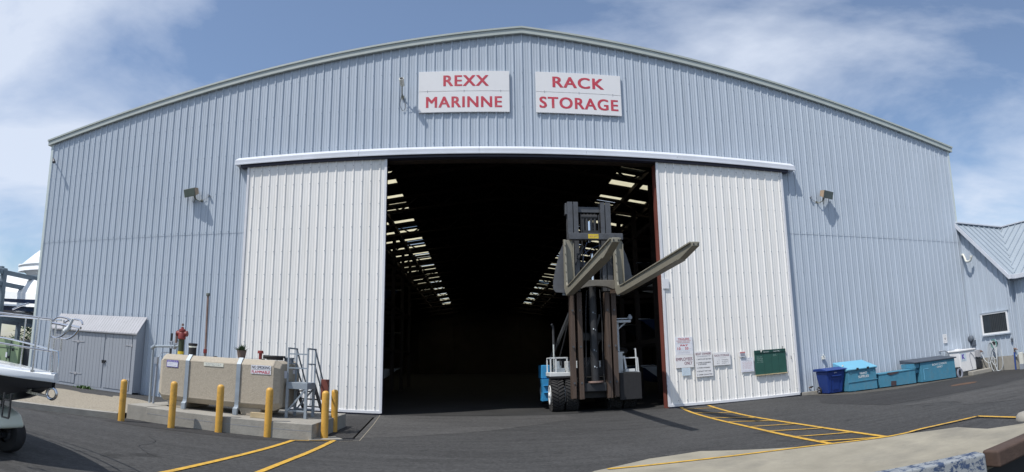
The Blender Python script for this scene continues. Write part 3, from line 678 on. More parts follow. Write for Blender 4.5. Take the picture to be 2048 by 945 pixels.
mb = MB(); mb.cyl((10.18, -.03, .2), (10.18, -.20, .22), .03, n=10); ob('spout', mb, 'rustpipe', t); mb = MB(); mb.obox((10.18, -.2, .24), (.12, .03, .04)); ob('valve', mb, 'dark', t)
mb = MB(); mb.tube(spl([(17.32, -.04, .95), (17.36, -.14, .98), (17.55, -.2, .95), (17.72, -.22, .80), (17.76, -.24, .5)], 6), .03, 8)
tag(ob('conduit', mb, 'greypipe', smooth=True), 'grey bent conduit rising behind the BOAT STANDS chest', 'conduit')

# ------------------------------------------------------------------ bins along the right wall
bz = lambda x: gz(x)
t = thing('wheeled_bin', (10.68, -.75, bz(10.68)), 'dark blue wheeled refuse bin with a flat lid', 'wheeled bin')
z0 = bz(10.68)
mb = MB(); lo = [(10.40, -.95), (11.03, -.95), (11.03, -.42), (10.40, -.42)]; hi = [(10.30, -1.10), (11.13, -1.10), (11.13, -.34), (10.30, -.34)]
mb.add([(x, y, z0+.03) for x, y in lo]+[(x, y, z0+.86) for x, y in hi], [(3, 2, 1, 0), (0, 1, 5, 4), (1, 2, 6, 5), (2, 3, 7, 6), (3, 0, 4, 7), (4, 5, 6, 7)])
bd = ob('body', mb, 'binblue', t, bevel=.03)
mb = MB(); mb.add([(10.58, -.99, z0+.15), (10.85, -.99, z0+.15), (10.87, -1.06, z0+.6), (10.56, -1.06, z0+.6), (10.58, -.93, z0+.15), (10.85, -.93, z0+.15), (10.87, -1.0, z0+.6), (10.56, -1.0, z0+.6)], [(0, 1, 2, 3), (0, 4, 5, 1), (1, 5, 6, 2), (2, 6, 7, 3), (3, 7, 4, 0)])
mb.box(10.50, 10.93, -1.13, -1.05, z0+.66, z0+.70); ob('front_rib', mb, 'binblue', bd, bevel=.012)
for x in (10.46, 10.96):
    mb = MB(); mb.add([(x-.02, -.985, z0+.08), (x+.02, -.985, z0+.08), (x+.03, -1.10, z0+.82), (x-.03, -1.10, z0+.82), (x-.02, -.93, z0+.08), (x+.02, -.93, z0+.08), (x+.03, -1.03, z0+.82), (x-.03, -1.03, z0+.82)], [(0, 1, 2, 3), (0, 4, 5, 1), (1, 5, 6, 2), (2, 6, 7, 3), (3, 7, 4, 0)]); ob('front_rib', mb, 'binblue', bd, bevel=.008)
marks('lettering', [(10.64, 10.80, z0+.77)], 'whitepaint', bd, -1.094, .05, seed=20)
mb = MB(); mb.prism([(10.24, -1.19, z0+.87), (10.24, -1.19, z0+.91), (10.24, -.75, z0+.99), (10.24, -.30, z0+.97), (10.24, -.26, z0+.87)], (.95, 0, 0)); ob('lid', mb, 'binblue', t, bevel=.02)
mb = MB(); mb.cyl((10.34, -.24, z0+.90), (11.10, -.24, z0+.90), .022, n=8); ob('handle', mb, 'binblue', t)
for x in (10.33, 11.04):
    mb = MB(); mb.lathe([(0, 0), (.09, .0), (.14, .01), (.15, .03), (.14, .06), (0, .065)], (x, -.42, z0+.15), 'x', 18); w = ob('wheel', mb, 'rubber', t, smooth=True)
    mb = MB()
    for k in range(5): a = 2*pi*k/5; mb.bar((x-.004, -.42+.03*cos(a), z0+.15+.03*sin(a)), (x-.004, -.42+.1*cos(a), z0+.15+.1*sin(a)), .02)
    ob('spoke', mb, 'greyink', w)
def chest(name, x0, x1, y0, y1, zt, label, cat='storage chest'):
    za, zb = gz(x0)+.04, gz(x1)+.04
    t = thing(name, ((x0+x1)/2, (y0+y1)/2, min(za, zb)-.04), label, cat)
    mb = MB(); mb.add([(x0, y0, za), (x1, y0, zb), (x1, y1, zb), (x0, y1, za), (x0, y0, zt), (x1, y0, zt-.03), (x1, y1, zt-.03), (x0, y1, zt)], [(3, 2, 1, 0), (4, 5, 6, 7), (0, 1, 5, 4), (1, 2, 6, 5), (2, 3, 7, 6), (3, 0, 4, 7)])
    return t, ob('body', mb, 'teal', t, bevel=.012), za, zb
t, bd, za, zb = chest('storage_chest', 11.14, 12.48, -1.25, -.42, .74, 'teal PAINT SUPPLIES chest with a sloping light blue lid')
mb = MB(); mb.prism([(11.10, -1.31, .735), (11.10, -1.31, .775), (11.10, -.38, 1.06), (11.10, -.38, .70), (11.10, -1.2, .70)], (1.42, 0, 0)); ob('lid', mb, 'lidblue', t, bevel=.01)
mb = MB(); mb.box(11.10, 12.52, -1.275, -1.252, .27, .295); mb.box(11.7, 11.9, -1.29, -1.252, .705, .74); mb.box(11.24, 11.28, -1.27, -1.252, .6, .66); mb.box(12.34, 12.38, -1.27, -1.252, .6, .66); ob('batten', mb, 'teal', t, bevel=.004)
textmesh('lettering', 'PAINT\nSUPPLIES', (11.60, 12.10, .40, .615), 'whitepaint', t, depth=-1.256, bold=.02)
mb = MB()
for x in (11.35, 12.25): mb.box(x, x+.12, -1.2, -.5, gz(x)-.02, gz(x)+.045)
ob('foot', mb, 'teal', t)
mb = MB(); mb.cyl((11.16, -.95, .93), (11.10, -1.0, .93), .03, n=8); ob('hinge', mb, 'pvc', t)
for x in (11.5, 12.0):
    mb = MB(); mb.box(x, x+.09, -1.335, -1.308, .72, .80); ob('latch', mb, 'dark', t)
t, bd, za, zb = chest('storage_chest', 12.66, 14.60, -1.18, -.55, .43, 'low teal chest with brown stains between two larger teal chests')
mb = MB(); mb.box(12.64, 14.62, -1.2, -.53, .40, .445); ob('lid', mb, 'teal', t, bevel=.008)
mb = MB(); mb.add([(13.05, -1.203, .447), (13.72, -1.203, .43), (13.6, -1.203, .37), (13.25, -1.203, .33), (13.1, -1.203, .38)], [(0, 1, 2, 3, 4)]); mb.add([(13.22, -1.184, -.10), (13.5, -1.184, -.11), (13.52, -1.184, .07), (13.24, -1.184, .09)], [(0, 1, 2, 3)]); ob('stain', mb, 'brownpatch', t)
mb = MB(); mb.box(14.605, 14.9, -1.12, -1.06, .25, .36); mb.prism([(14.605, -1.1, .1), (14.605, -1.1, .45), (14.85, -1.1, .45)], (0, .05, 0)); ob('bracket', mb, 'teal', t)
t, bd, za, zb = chest('storage_chest', 14.85, 16.95, -1.25, -.35, .66, 'long teal BOAT STANDS ONLY chest with a dark lid')
mb = MB(); mb.prism([(14.55, -1.30, .655), (14.55, -1.30, .705), (14.55, -.33, .82), (14.55, -.33, .655)], (2.5, 0, -.03)); ob('lid', mb, 'lidgrey', t, bevel=.012)
mb = MB(); mb.box(14.55, 14.84, -1.2, -.4, .45, .64); ob('side_shelf', mb, 'teal', t, bevel=.01)
textmesh('lettering', 'BOAT STANDS\nONLY', (15.55, 16.42, .32, .53), 'whitepaint', t, depth=-1.256, bold=.01)
mb = MB(); mb.box(15.0, 15.03, -1.26, -1.252, -.1, .35); mb.box(15.0, 15.3, -1.26, -1.252, .35, .38); ob('trim', mb, 'lidblue', t)

# ------------------------------------------------------------------ annex on the right
an = thing('annex_building', (21.5, -1.3, -.3), 'pale blue metal annex with a standing seam roof and a small window', 'building')
AX = 19.74
def sidesheet(mb, x, y0, y1, zb, zt, pitch=.305):
    P = profile(y0, y1, pitch, .06); vs = []
    for y, d in P: vs += [(x-d, y, zb), (x-d, y, zt(y))]
    mb.add(vs, [(2*i, 2*i+2, 2*i+3, 2*i+1) for i in range(len(P)-1)])
CY = -2.55
zt = lambda y: 7.05+(y-.05)*1.085-.12
mb = MB(); sidesheet(mb, AX, CY, .02, .37, lambda y: min(zt(y), 7.0)); ob('gable_wall', mb, 'facade', an)
mb = MB(); mb.box(19.575, 19.76, -.058, -.02, -.35, 7.05); ob('corner_trim', mb, 'facade', an)
mb = MB(); P = profile(AX+.0, AX+.45, .305, .1); vs = []
for x, d in P: vs += [(x, CY-d, .37), (x, CY-d, 4.12)]
mb.add(vs, [(2*i, 2*i+2, 2*i+3, 2*i+1) for i in range(len(P)-1)])
WX = AX+.45
sidesheet(mb, WX, -14, CY, .37, lambda y: 4.12); ob('wing_wall', mb, 'facade', an)
mb = MB(); mb.box(AX-.02, AX+.3, CY-.02, -.06, -.6, .365); mb.box(WX-.02, WX+.3, -14, CY-.02, -.6, .365); ob('foundation', mb, 'concrete', an, bevel=.01)
# roof planes: main slope down to -Y, wing slope down to -X, meeting in a valley
e0 = 19.50; RZ = 7.14; RX = 23.2; EY = -2.85; EZ = 4.10
mb = MB(); mb.prism([(e0, .0, RZ), (e0, EY, EZ), (AX+.3, EY, EZ), (RX, .0, RZ)], (0, 0, -.06)); mb.prism([(AX+.3, EY, EZ), (AX+.3, -14, EZ), (RX, -14, RZ), (RX, .0, RZ)], (0, 0, -.06))
mb.prism([(RX, .0, RZ), (RX, -14, RZ), (RX+4, -14, 3.9), (RX+4, 12, 3.9), (RX, 12, RZ)], (0, 0, -.06)); mb.prism([(e0+.3, .01, RZ), (RX, .01, RZ), (RX, 6, .5), (e0+.3, 6, .5)], (0, 0, -.06))
ob('roof', mb, pm('annex_roof', (.33, .38, .425), .4, 0, .05, 1.5), an)
mb = MB(); sl = (RZ-EZ)/(0-EY)
x = e0+.02
k = 0
while x < RX-.2:
    # a seam runs from the ridge down to the eave or the valley
    yv = EY if x < AX+.3 else EY*(1-(x-AX-.3)/(RX-AX-.3))
    mb.bar((x, -.02, RZ+.02), (x, yv, RZ+sl*yv+.02), .045, .05); x += .42
y = EY+.05
k = 0
while k < 30:
    yy = -.25-.42*k
    xv = RX-(RX-AX-.3)*(yy/EY) if yy > EY else AX+.3
    mb.bar((RX-.02, yy, RZ+.02), (xv, yy, RZ-(RZ-EZ)*(RX-xv)/(RX-AX-.3)+.02), .045, .05); k += 1
ob('roof_seam', mb, pm('annex_seam', (.28, .33, .385), .4, 0, .05, 1.5), an)
mb = MB(); mb.bar((e0, -.05, RZ+.03), (RX, -.05, RZ+.05), .2, .06); mb.bar((RX, 0, RZ+.05), (RX, -14, RZ+.05), .2, .06); ob('ridge_cap', mb, 'hood', an)
mb = MB(); mb.prism([(e0-.03, .02, RZ+.04), (e0-.03, EY-.02, EZ+.04), (e0-.03, EY-.02, EZ-.20), (e0-.03, .02, RZ-.20)], (.06, 0, 0)); ob('rake_board', mb, 'hood', an)
mb = MB(); mb.box(e0+.03, AX+.28, EY-.12, EY+.05, EZ-.20, EZ+.01); mb.box(AX+.10, AX+.30, -14, EY-.12, EZ-.2, EZ+.01); ob('gutter', mb, 'hood', an, bevel=.01)
mb = MB(); mb.tube([(AX-.07, CY-.06, EZ-.2), (AX-.06, CY-.06, 3.0), (AX-.06, CY-.06, .3)], .045, 10); ob('downpipe', mb, 'facade', an, smooth=True)
wf = MB(); y0, y1, wz0, wz1 = -2.34, -.82, 1.50, 2.44
for a in ((y0-.05, y1+.05, wz1-.02, wz1+.05), (y0-.05, y1+.05, wz0-.05, wz0+.04), (y0-.05, y0+.04, wz0+.04, wz1-.02), (y1-.04, y1+.05, wz0+.04, wz1-.02)): wf.box(AX-.075, AX-.02, a[0], a[1], a[2], a[3])
wn = ob('window', wf, 'frame', an, bevel=.005)
mb = MB(); mb.quad((AX-.042, y0, wz0), (AX-.042, y1, wz0), (AX-.042, y1, wz1), (AX-.042, y0, wz1)); ob('pane', mb, 'glass', wn)
mb = MB()
for k in range(9): mb.box(AX-.05, AX-.0435, y0+.12+.105*k, y0+.19+.105*k, wz0+.05, wz1-.05)
ob('blind', mb, 'curtain', wn)
mb = MB(); mb.box(AX-.12, AX-.02, y0-.10, y1+.10, wz0-.10, wz0-.055); mb.box(AX-.10, AX-.02, y0-.1, y1+.08, wz1+.055, wz1+.09); ob('sill', mb, 'facade', wn)
vp = MB(); vp.tube(spl([(19.70, .0-.06, 5.52), (19.55, -.25, 5.50), (19.5, -.38, 5.30), (19.45, -.48, 5.14), (19.42, -.66, 5.10), (19.42, -.80, 5.16), (19.42, -.86, 5.30)], 6), .055, 10)
vp.cyl((19.42, -.85, 5.26), (19.42, -.87, 5.36), .075, n=12); vp.cyl((19.7, -.1, 5.52), (19.62, -.16, 5.52), .07, n=12)
tag(ob('vent_pipe', vp, 'pvc', smooth=True), 'white curved vent pipe high on the annex wall under its roof', 'vent pipe')
t = thing('electric_meter', (19.7, -.1, .9), 'grey domed electric meter on the wall corner above the white tote', 'electric meter')
mb = MB(); mb.lathe([(0, -.17), (.10, -.16), (.15, -.12), (.165, -.02), (.165, 0)], (19.60, -.10, 1.36), 'x', 20)
mb.box(19.56, 19.72, -.27, .02, 1.0, 1.28); ob('housing', mb, 'meter', t, bevel=.01, smooth=True)
mb = MB(); mb.tube(spl([(19.62, .0, 1.05), (19.6, .03, .8), (19.6, 0, .4), (19.6, .02, 0)], 4), .02, 8); ob('cable', mb, 'rubber', t)
t = thing('junction_box', (19.6, -.25, .42), 'light grey junction box under the electric meter', 'junction box')
mb = MB(); mb.box(19.52, 19.72, -.46, -.03, .43, .79); ob('box', mb, 'shedroof', t, bevel=.008)
mb = MB(); mb.box(19.508, 19.519, -.43, -.06, .46, .76); ob('door', mb, 'shedroof', t, bevel=.004)
mb = MB(); mb.box(19.5, 19.72, -.46, -.05, -.1, .36); mb.tube([(19.6, -.5, .3), (19.58, -.6, .2), (19.58, -.62, 0)], .02, 8); ob('hollow_shade_box', mb, 'cabdark', t)  # solid box coloured dark as the shade of a hollow, plus a pipe
# white tote with the blue K
t = thing('storage_tote', (18.45, -.55, -.25), 'white insulated tote with a blue letter K at the annex corner', 'tote')
mb = MB(); mb.box(17.75, 18.85, -.85, -.12, -.1, .84); ob('body', mb, 'totewhite', t, bevel=.03)
mb = MB(); mb.box(17.71, 18.89, -.89, -.08, .845, .92); mb.box(17.95, 18.15, -.62, -.4, .92, .97); ob('lid', mb, 'totewhite', t, bevel=.015)
mb = MB(); mb.quad((17.84, -.853, .38), (18.2, -.853, .38), (18.2, -.853, .76), (17.84, -.853, .76)); ob('label', mb, 'bluepaper', t)
textmesh('lettering', 'K', (17.90, 18.09, .48, .72), 'blueink', t, depth=-.856, bold=.05); marks('lettering', [(17.88, 18.16, .41)], 'greyink', t, -.856, .03, seed=30)
mb = MB(); mb.tube(spl([(18.5, -.86, .75), (18.42, -.88, .6), (18.45, -.88, .3), (18.52, -.88, .0)], 5), .012, 6); mb.tube(spl([(18.5, -.86, .76), (18.66, -.88, .6), (18.82, -.88, .35)], 5), .012, 6); ob('cord', mb, 'greyink', t)
mb = MB(); mb.box(18.0, 18.8, -.75, -.2, gz(18)-.05, -.1); ob('plinth', mb, 'concrete', t, bevel=.02)
mb = MB(); mb.box(17.95, 19.35, -1.35, -1.05, -.31, -.10); tag(ob('concrete_block', mb, 'concrete', bevel=.03), 'rough concrete block lying before the white tote', 'concrete block')
def coil(name, c, r, n, sq, label, mat, tr=.016):
    pts = []
    for i in range(n*18+1):
        a = 2*pi*i/18; rr = r*(1+.08*sin(i*.37)); pts.append((c[0]+.03*sin(i*.11), c[1]+rr*sq*cos(a), c[2]+rr*sin(a)-(.12*sq if sin(a) < 0 else 0)))
    return pts
t = thing('cable_coil', (17.25, -1.2, gz(17)), 'tangled pale cable and dark box beside the BOAT STANDS chest', 'cable')
mb = MB()
for k in range(4): mb.tube([(17.22+.03*k+.15*cos(a), -1.2, -.08+.2*sin(a)) for a in [2*pi*i/20 for i in range(20)]], .013, 6, closed=True)
ob('cable', mb, 'greyink', t, smooth=True)
mb = MB(); mb.box(17.05, 17.4, -1.15, -.85, gz(17)-.02, .18); ob('box', mb, 'cabdark', t, bevel=.01)
t = thing('garden_hose', (19.55, -1.5, 0), 'coiled pale hose hanging from a reel below the annex window', 'hose')
mb = MB()
for k in range(5):
    r = .20+.055*k; mb.tube([(19.56-.02*k, -1.52+.09*k*.5+r*.62*cos(a), .88-.16*k+(.30+.14*k)*sin(a)) for a in [2*pi*i/26 for i in range(26)]], .017, 8, closed=True)
mb.tube(spl([(19.60, -.62, .64), (19.56, -.78, .3), (19.52, -1.05, .12), (19.5, -1.28, .2), (19.52, -1.38, .6)], 6), .018, 8); mb.tube(spl([(19.5, -1.4, .3), (19.5, -1.5, -.2), (19.45, -1.75, -.27), (19.45, -1.95, 0), (19.5, -1.9, .7)], 6), .018, 8)
ob('hose', mb, 'hose', t, smooth=True)
mb = MB(); mb.tube([(19.52, -1.5+.16*cos(a), 1.0+.2*sin(a)) for a in [2*pi*i/20 for i in range(20)]], .02, 8, closed=True); ob('inner_loop', mb, 'hosegreen', t, smooth=True)
mb = MB(); mb.cyl((19.72, -1.5, 1.02), (19.48, -1.5, 1.02), .10, n=14); ob('hanger', mb, 'rubber', t, bevel=.01)
mb = MB(); mb.cyl((19.7, -.62, .68), (19.52, -.62, .68), .025, n=8); mb.cyl((19.58, -.62, .68), (19.58, -.62, .76), .04, n=8); ob('tap', mb, 'rustpipe', t)
t = thing('water_pipe', (19.6, -2.6, -.3), 'dark blue water standpipe with a bent top against the annex wall', 'pipe')
mb = MB(); mb.tube([(19.57, -2.56, -.3), (19.57, -2.58, .3), (19.57, -2.6, .52)], .04, 10); ob('pipe', mb, 'bluepipe', t, smooth=True)
mb = MB(); mb.tube([(19.57, -2.6, .5), (19.57, -2.62, .62), (19.55, -2.72, .68), (19.54, -2.8, .62)], .035, 10); mb.cyl((19.55, -2.65, .66), (19.55, -2.65, .72), .05, n=8); ob('spout', mb, 'rustpipe', t, smooth=True)
t = thing('pvc_post', (19.5, -2.95, -.3), 'short pale plastic post beside the blue standpipe', 'post')
mb = MB(); mb.box(19.46, 19.6, -3.07, -2.90, -.05, .48); ob('post', mb, 'pvc', t, bevel=.01)
mb = MB(); mb.box(19.44, 19.62, -3.09, -2.88, -.3, -.05); ob('base', mb, 'greypipe', t, bevel=.01)
mb = MB(); mb.box(AX-.11, AX-.035, -2.88+.36, -2.80+.36, 1.02, 1.16); mb.cyl((AX-.07, -2.48, 1.16), (AX-.07, -2.48, 1.22), .015, n=8); tag(ob('switch_box', mb, 'meter', bevel=.005), 'tiny dark switch box on the annex wall above the blue standpipe', 'switch')

# ------------------------------------------------------------------ concrete pad, bollards, fuel tank
mb = MB(); mb.box(-8.82, -4.86, -6.98, -4.0, -.05, .35); mb.box(-9.38, -8.82, -6.95, -4.0, -.05, .36)
pad = tag(ob('concrete_pad', mb, 'concrete', bevel=.015), 'long low concrete pad under the tan fuel tank', 'concrete pad')
mb = MB(); mb.add([(-8.80, -6.984, .20), (-4.88, -6.984, .20), (-4.88, -6.984, .206), (-8.80, -6.984, .206)], [(0, 1, 2, 3)]); ob('form_line', mb, 'greyink', pad)
mb = MB(); mb.prism([(-5.12, -6.72, .035), (-4.55, -6.25, .035), (-4.32, -6.55, .035), (-4.9, -7.02, .035)], (0, 0, -.06)); tag(ob('concrete_slab', mb, 'concrete', bevel=.01), 'small flat concrete slab at the foot of one yellow bollard', 'concrete slab')
bl = [((-9.12, -7.52), .98, 'yellow bollard nearest the grey shed, at the pad corner'), ((-7.9, -7.36), 1.05, 'second yellow bollard from the left, before the tank label'), ((-6.9, -7.07), 1.06, 'third yellow bollard from the left, before the middle of the tank'),
      ((-5.82, -6.97), 1.07, 'fourth yellow bollard from the left, before the right end of the tank'), ((-4.71, -6.57), 1.05, 'yellow bollard standing on the small concrete footing'), ((-4.86, -5.18), 1.02, 'yellow bollard farthest back, behind the one on the footing')]
proto = None
for (x, y), hgt, lb in bl:
    if proto is None:
        mb = MB(); r = .078
        mb.lathe([(r, -.05), (r, .97), (r*.96, 1.0), (r*.8, 1.025), (r*.45, 1.045), (0, 1.05)], (0, 0, 0), 'z', 24); proto = ob('bollard', mb, 'yellow', None, smooth=True); o = proto
        o.data.transform(Matrix.Translation((0, 0, -.05)))
    else: o = proto.copy(); col.objects.link(o)
    o.location = (x, y, 0); o.scale = (1, 1, hgt/1.05); o.rotation_euler = (random.uniform(-.012, .012), random.uniform(-.012, .012), random.uniform(0, 6)); tag(o, lb, 'bollard', 'yellow bollards round the fuel tank')

tk = thing('fuel_tank', (-7.45, -5.6, .35), 'tan concrete fuel tank with chamfered edges and two steel straps', 'fuel tank')
tx0, tx1, ty0, ty1, tz0, tz1 = -8.98, -5.86, -6.35, -4.75, .50, 1.66
mb = MB(); c = .14
sec = [(ty0, tz0+c), (ty0, tz1-c), (ty0+c, tz1), (ty1-c, tz1), (ty1, tz1-c), (ty1, tz0+c), (ty1-c, tz0), (ty0+c, tz0)]
inn = [(max(ty0+c, min(ty1-c, y)), max(tz0+c, min(tz1-c, z))) for y, z in sec]
def shr(k): return [(y*(1-k)+(ty0+ty1)/2*k, z*(1-k)+(tz0+tz1)/2*k) for y, z in sec]
vs = []
for x, k in ((tx0, .14), (tx0+c, 0), (tx1-c, 0), (tx1, .14)): vs += [(x, y, z) for y, z in shr(k)]
fs = [tuple(range(7, -1, -1)), tuple(range(24, 32))]
for a in range(3): fs += [(a*8+i, a*8+(i+1) % 8, a*8+8+(i+1) % 8, a*8+8+i) for i in range(8)]
mb.add(vs, fs); ob('body', mb, 'tank', tk, bevel=.025, seg=3)
for x in (-8.45, -6.55):
    mb = MB(); mb.prism([(x-.28, ty0+.1, .52), (x+.28, ty0+.1, .52), (x+.19, ty0+.1, .35), (x-.19, ty0+.1, .35)], (0, 1.35, 0)); ob('foot', mb, 'tank', tk, bevel=.01)
for x in (-8.16, -6.83):
    mb = MB(); w = .05
    path = [(ty0-.06, .37), (ty0-.012, .58), (ty0-.012, tz1-c+.0), (ty0+c-.01, tz1+.012), (ty1-c, tz1+.012), (ty1+.012, tz1-c), (ty1+.012, .4)]
    for a, b in zip(path[:-1], path[1:]): mb.bar((x, *a), (x, *b), .10, .012, up=(1, 0, 0)) if False else mb.add([(x-w, *a), (x+w, *a), (x+w, *b), (x-w, *b), (x-w, a[0]-.008, a[1]+.004), (x+w, a[0]-.008, a[1]+.004), (x+w, b[0]-.008, b[1]+.004), (x-w, b[0]-.008, b[1]+.004)], [(0, 1, 2, 3), (7, 6, 5, 4), (0, 4, 5, 1), (2, 6, 7, 3), (1, 5, 6, 2), (3, 7, 4, 0)])
    mb.prism([(x-.052, ty0-.10, .50), (x-.052, ty0-.012, .55), (x-.052, ty0-.03, .36), (x-.052, ty0-.1, .36)], (.104, 0, 0)); mb.cyl((x, ty0-.09, .42), (x, ty0-.09, .33), .014, n=8)
    ob('strap', mb, 'galv', tk)
yF = ty0-.003
mb = MB(); mb.quad((-8.74, yF, 1.335), (-8.42, yF, 1.335), (-8.42, yF, 1.505), (-8.74, yF, 1.505)); lbd = ob('maker_label', mb, 'blueink', tk)
mb = MB(); mb.quad((-8.725, yF-.002, 1.35), (-8.435, yF-.002, 1.35), (-8.435, yF-.002, 1.455), (-8.725, yF-.002, 1.455)); ob('label_field', mb, 'paper', lbd)
marks('lettering', [(-8.71, -8.45, 1.465)], 'paper', lbd, yF-.004, .03, seed=40); marks('lettering', [(-8.70, -8.46, 1.42), (-8.70, -8.46, 1.38)], 'blueink', lbd, yF-.004, .012, seed=41)
mb = MB(); mb.quad((-7.73, yF, 1.43), (-7.22, yF, 1.43), (-7.22, yF, 1.515), (-7.73, yF, 1.515)); lb2 = ob('cream_label', mb, 'cream', tk); marks('lettering', [(-7.69, -7.26, 1.48), (-7.67, -7.28, 1.445)], 'greyink', lb2, yF-.002, .020, seed=42)
mb = MB(); mb.quad((-6.53, yF, 1.43), (-6.05, yF, 1.43), (-6.05, yF, 1.525), (-6.53, yF, 1.525)); s1 = ob('warning_label', mb, 'paper', tk); textmesh('lettering', 'NO SMOKING', (-6.51, -6.07, 1.445, 1.51), 'black', s1, depth=yF-.002, bold=.02, space=1.0)
mb = MB(); mb.quad((-6.53, yF, 1.325), (-6.05, yF, 1.325), (-6.05, yF, 1.42), (-6.53, yF, 1.42)); s2_ = ob('warning_label', mb, 'paper', tk); textmesh('lettering', 'FLAMMABLE', (-6.51, -6.07, 1.34, 1.405), 'red', s2_, depth=yF-.002, bold=.02, space=1.0)
mb = MB(); mb.quad((tx1+.004, -6.0, 1.25), (tx1+.004, -5.8, 1.25), (tx1+.004, -5.8, 1.42), (tx1+.004, -6.0, 1.42)); lb3 = ob('end_label', mb, 'paper', tk); mb = MB(); mb.quad((tx1+.004, -5.4, 1.35), (tx1+.004, -5.15, 1.35), (tx1+.004, -5.15, 1.45), (tx1+.004, -5.4, 1.45)); ob('end_label', mb, 'paper', tk)
# fittings on the tank top
mb = MB(); mb.cyl((-8.86, -5.5, 1.66), (-8.86, -5.5, 2.08), .075, n=18); st = ob('fill_riser', mb, 'greenblack', tk, bevel=.006, smooth=True)
mb = MB(); mb.cyl((-8.86, -5.5, 1.66), (-8.86, -5.5, 1.74), .082, n=18); ob('yellow_band', mb, 'plateyellow', st)
mb = MB(); mb.lathe([(.085, 2.05), (.105, 2.07), (.10, 2.2), (.075, 2.24), (.09, 2.26), (.085, 2.31), (.04, 2.33), (.035, 2.37), (0, 2.38)], (-8.86, -5.5, 0), 'z', 16); mb.cyl((-9.00, -5.52, 2.2), (-8.72, -5.48, 2.2), .068, n=12); mb.cyl((-9.0, -5.52, 2.2), (-8.985, -5.52, 2.2), .078, n=8); mb.cyl((-8.735, -5.48, 2.2), (-8.72, -5.48, 2.2), .078, n=8); ob('relief_valve', mb, 'fittred', st, smooth=True)
mb = MB(); mb.cyl((-8.86, -5.5, 2.4), (-8.86, -5.5, 2.46), .03, n=10); mb.cyl((-9.02, -5.5, 2.2), (-9.02, -5.5, 1.95), .03, n=10); ob('valve_stem', mb, 'rustpipe', st)
mb = MB(); mb.cyl((-8.52, -5.5, 1.64), (-8.52, -5.5, 1.93), .10, n=20); cp = ob('fill_cap', mb, 'rubber', tk, bevel=.01, smooth=True)
mb = MB(); mb.cyl((-8.52, -5.5, 1.855), (-8.52, -5.5, 1.895), .103, n=20); ob('reflective_band', mb, 'cream', cp); mb = MB(); mb.cyl((-8.52, -5.5, 1.905), (-8.52, -5.5, 1.965), .118, n=20); ob('lid', mb, 'rubber', cp, bevel=.012)
mb = MB(); mb.cyl((-8.26, -5.3, 1.64), (-8.26, -5.3, 1.75), .032, n=12); mb.cyl((-8.26, -5.3, 1.84), (-8.29, -5.29, 3.22), .027, .027, 12); vt = ob('vent_riser', mb, 'rustpipe', tk, smooth=True)
mb = MB(); mb.cyl((-8.26, -5.3, 1.73), (-8.26, -5.3, 1.84), .046, n=12); ob('union', mb, 'fittred', vt, bevel=.01); mb = MB(); mb.cyl((-8.29, -5.29, 3.22), (-8.292, -5.289, 3.29), .055, n=12); ob('vent_cap', mb, 'lampgrey', vt, bevel=.01)
mb = MB(); mb.cyl((-6.62, -5.6, 1.66), (-6.62, -5.6, 1.80), .04, n=12); mb.cyl((-6.62, -5.6, 1.80), (-6.62, -5.6, 1.87), .075, .065, 12); ob('red_fitting', mb, 'fittred', tk, bevel=.006, smooth=True)
mb = MB(); mb.cyl((-6.25, -5.6, 1.66), (-6.25, -5.6, 1.72), .20, n=24); mb.cyl((-6.25, -5.6, 1.72), (-6.25, -5.6, 1.765), .25, n=24); mb.box(-6.53, -6.42, -5.66, -5.54, 1.68, 1.77); ob('manhole_lid', mb, 'dark', tk, bevel=.008, smooth=True)
for x in (-5.99, -5.87+.0):
    mb = MB(); mb.cyl((x, -5.5+.0, 1.6), (x, -5.5, 1.72), .055, n=14); mb.cyl((x, -5.5, 1.70), (x, -5.5, 1.735), .065, n=14); ob('gauge_cap', mb, 'meter', tk, bevel=.005)
# plant pot on the tank
t = thing('plant_pot', (-6.98, -5.5, 1.665), 'small brown pot with a spiky green plant on the tank top', 'plant pot')
mb = MB(); mb.lathe([(0, 0), (.085, 0), (.10, .08), (.115, .18), (.10, .18), (.09, .15), (0, .15)], (-6.98, -5.9, 1.668), 'z', 16); ob('pot', mb, 'pot', t, smooth=True)
mb = MB(); rnd = random.Random(5)
for k in range(120):
    a = rnd.uniform(0, 6.28); el = rnd.uniform(.25, 1.4); l = rnd.uniform(.08, .22); p = Vector((-6.98+rnd.uniform(-.05, .05), -5.9+rnd.uniform(-.05, .05), 1.82)); q = p+Vector((cos(a)*cos(el), sin(a)*cos(el), sin(el)))*l; s_ = Vector((-sin(a), cos(a), 0))*.011
    mb.add([p-s_, p+s_, (p+q)/2+s_*1.4+Vector((0, 0, .01)), q, (p+q)/2-s_*1.4+Vector((0, 0, .01))], [(0, 1, 2, 3, 4)])
ob('foliage', mb, 'leaf', t)
# fuel pipe left of the tank
t = thing('fuel_pipe', (-9.95, -4.6, .35), 'grey pipe bent from the pad to the valve beside the tank riser', 'pipe')
mb = MB(); mb.tube([(-10.25, -4.6, .0), (-10.27, -4.6, 1.0), (-10.28, -4.6, 1.78), (-10.2, -4.62, 1.84), (-9.6, -4.9, 1.86), (-9.0, -5.35, 1.88)], .038, 10); mb.cyl((-10.32, -4.6, 1.78), (-10.18, -4.63, 1.87), .055, n=10); ob('pipe', mb, 'galv', t, smooth=True)
mb = MB(); mb.cyl((-9.4, -5.05, 1.80), (-9.4, -5.05, 2.0), .045, n=10); mb.cyl((-9.6, -4.9, 1.98), (-9.15, -5.2, 2.02), .015, n=8); mb.cyl((-9.28, -5.12, 1.82), (-9.12, -5.25, 1.96), .05, n=10); mb.cyl((-9.2, -5.2, 1.92), (-9.2, -5.2, 2.02), .07, n=12); ob('valve', mb, 'greypipe', t, smooth=True)
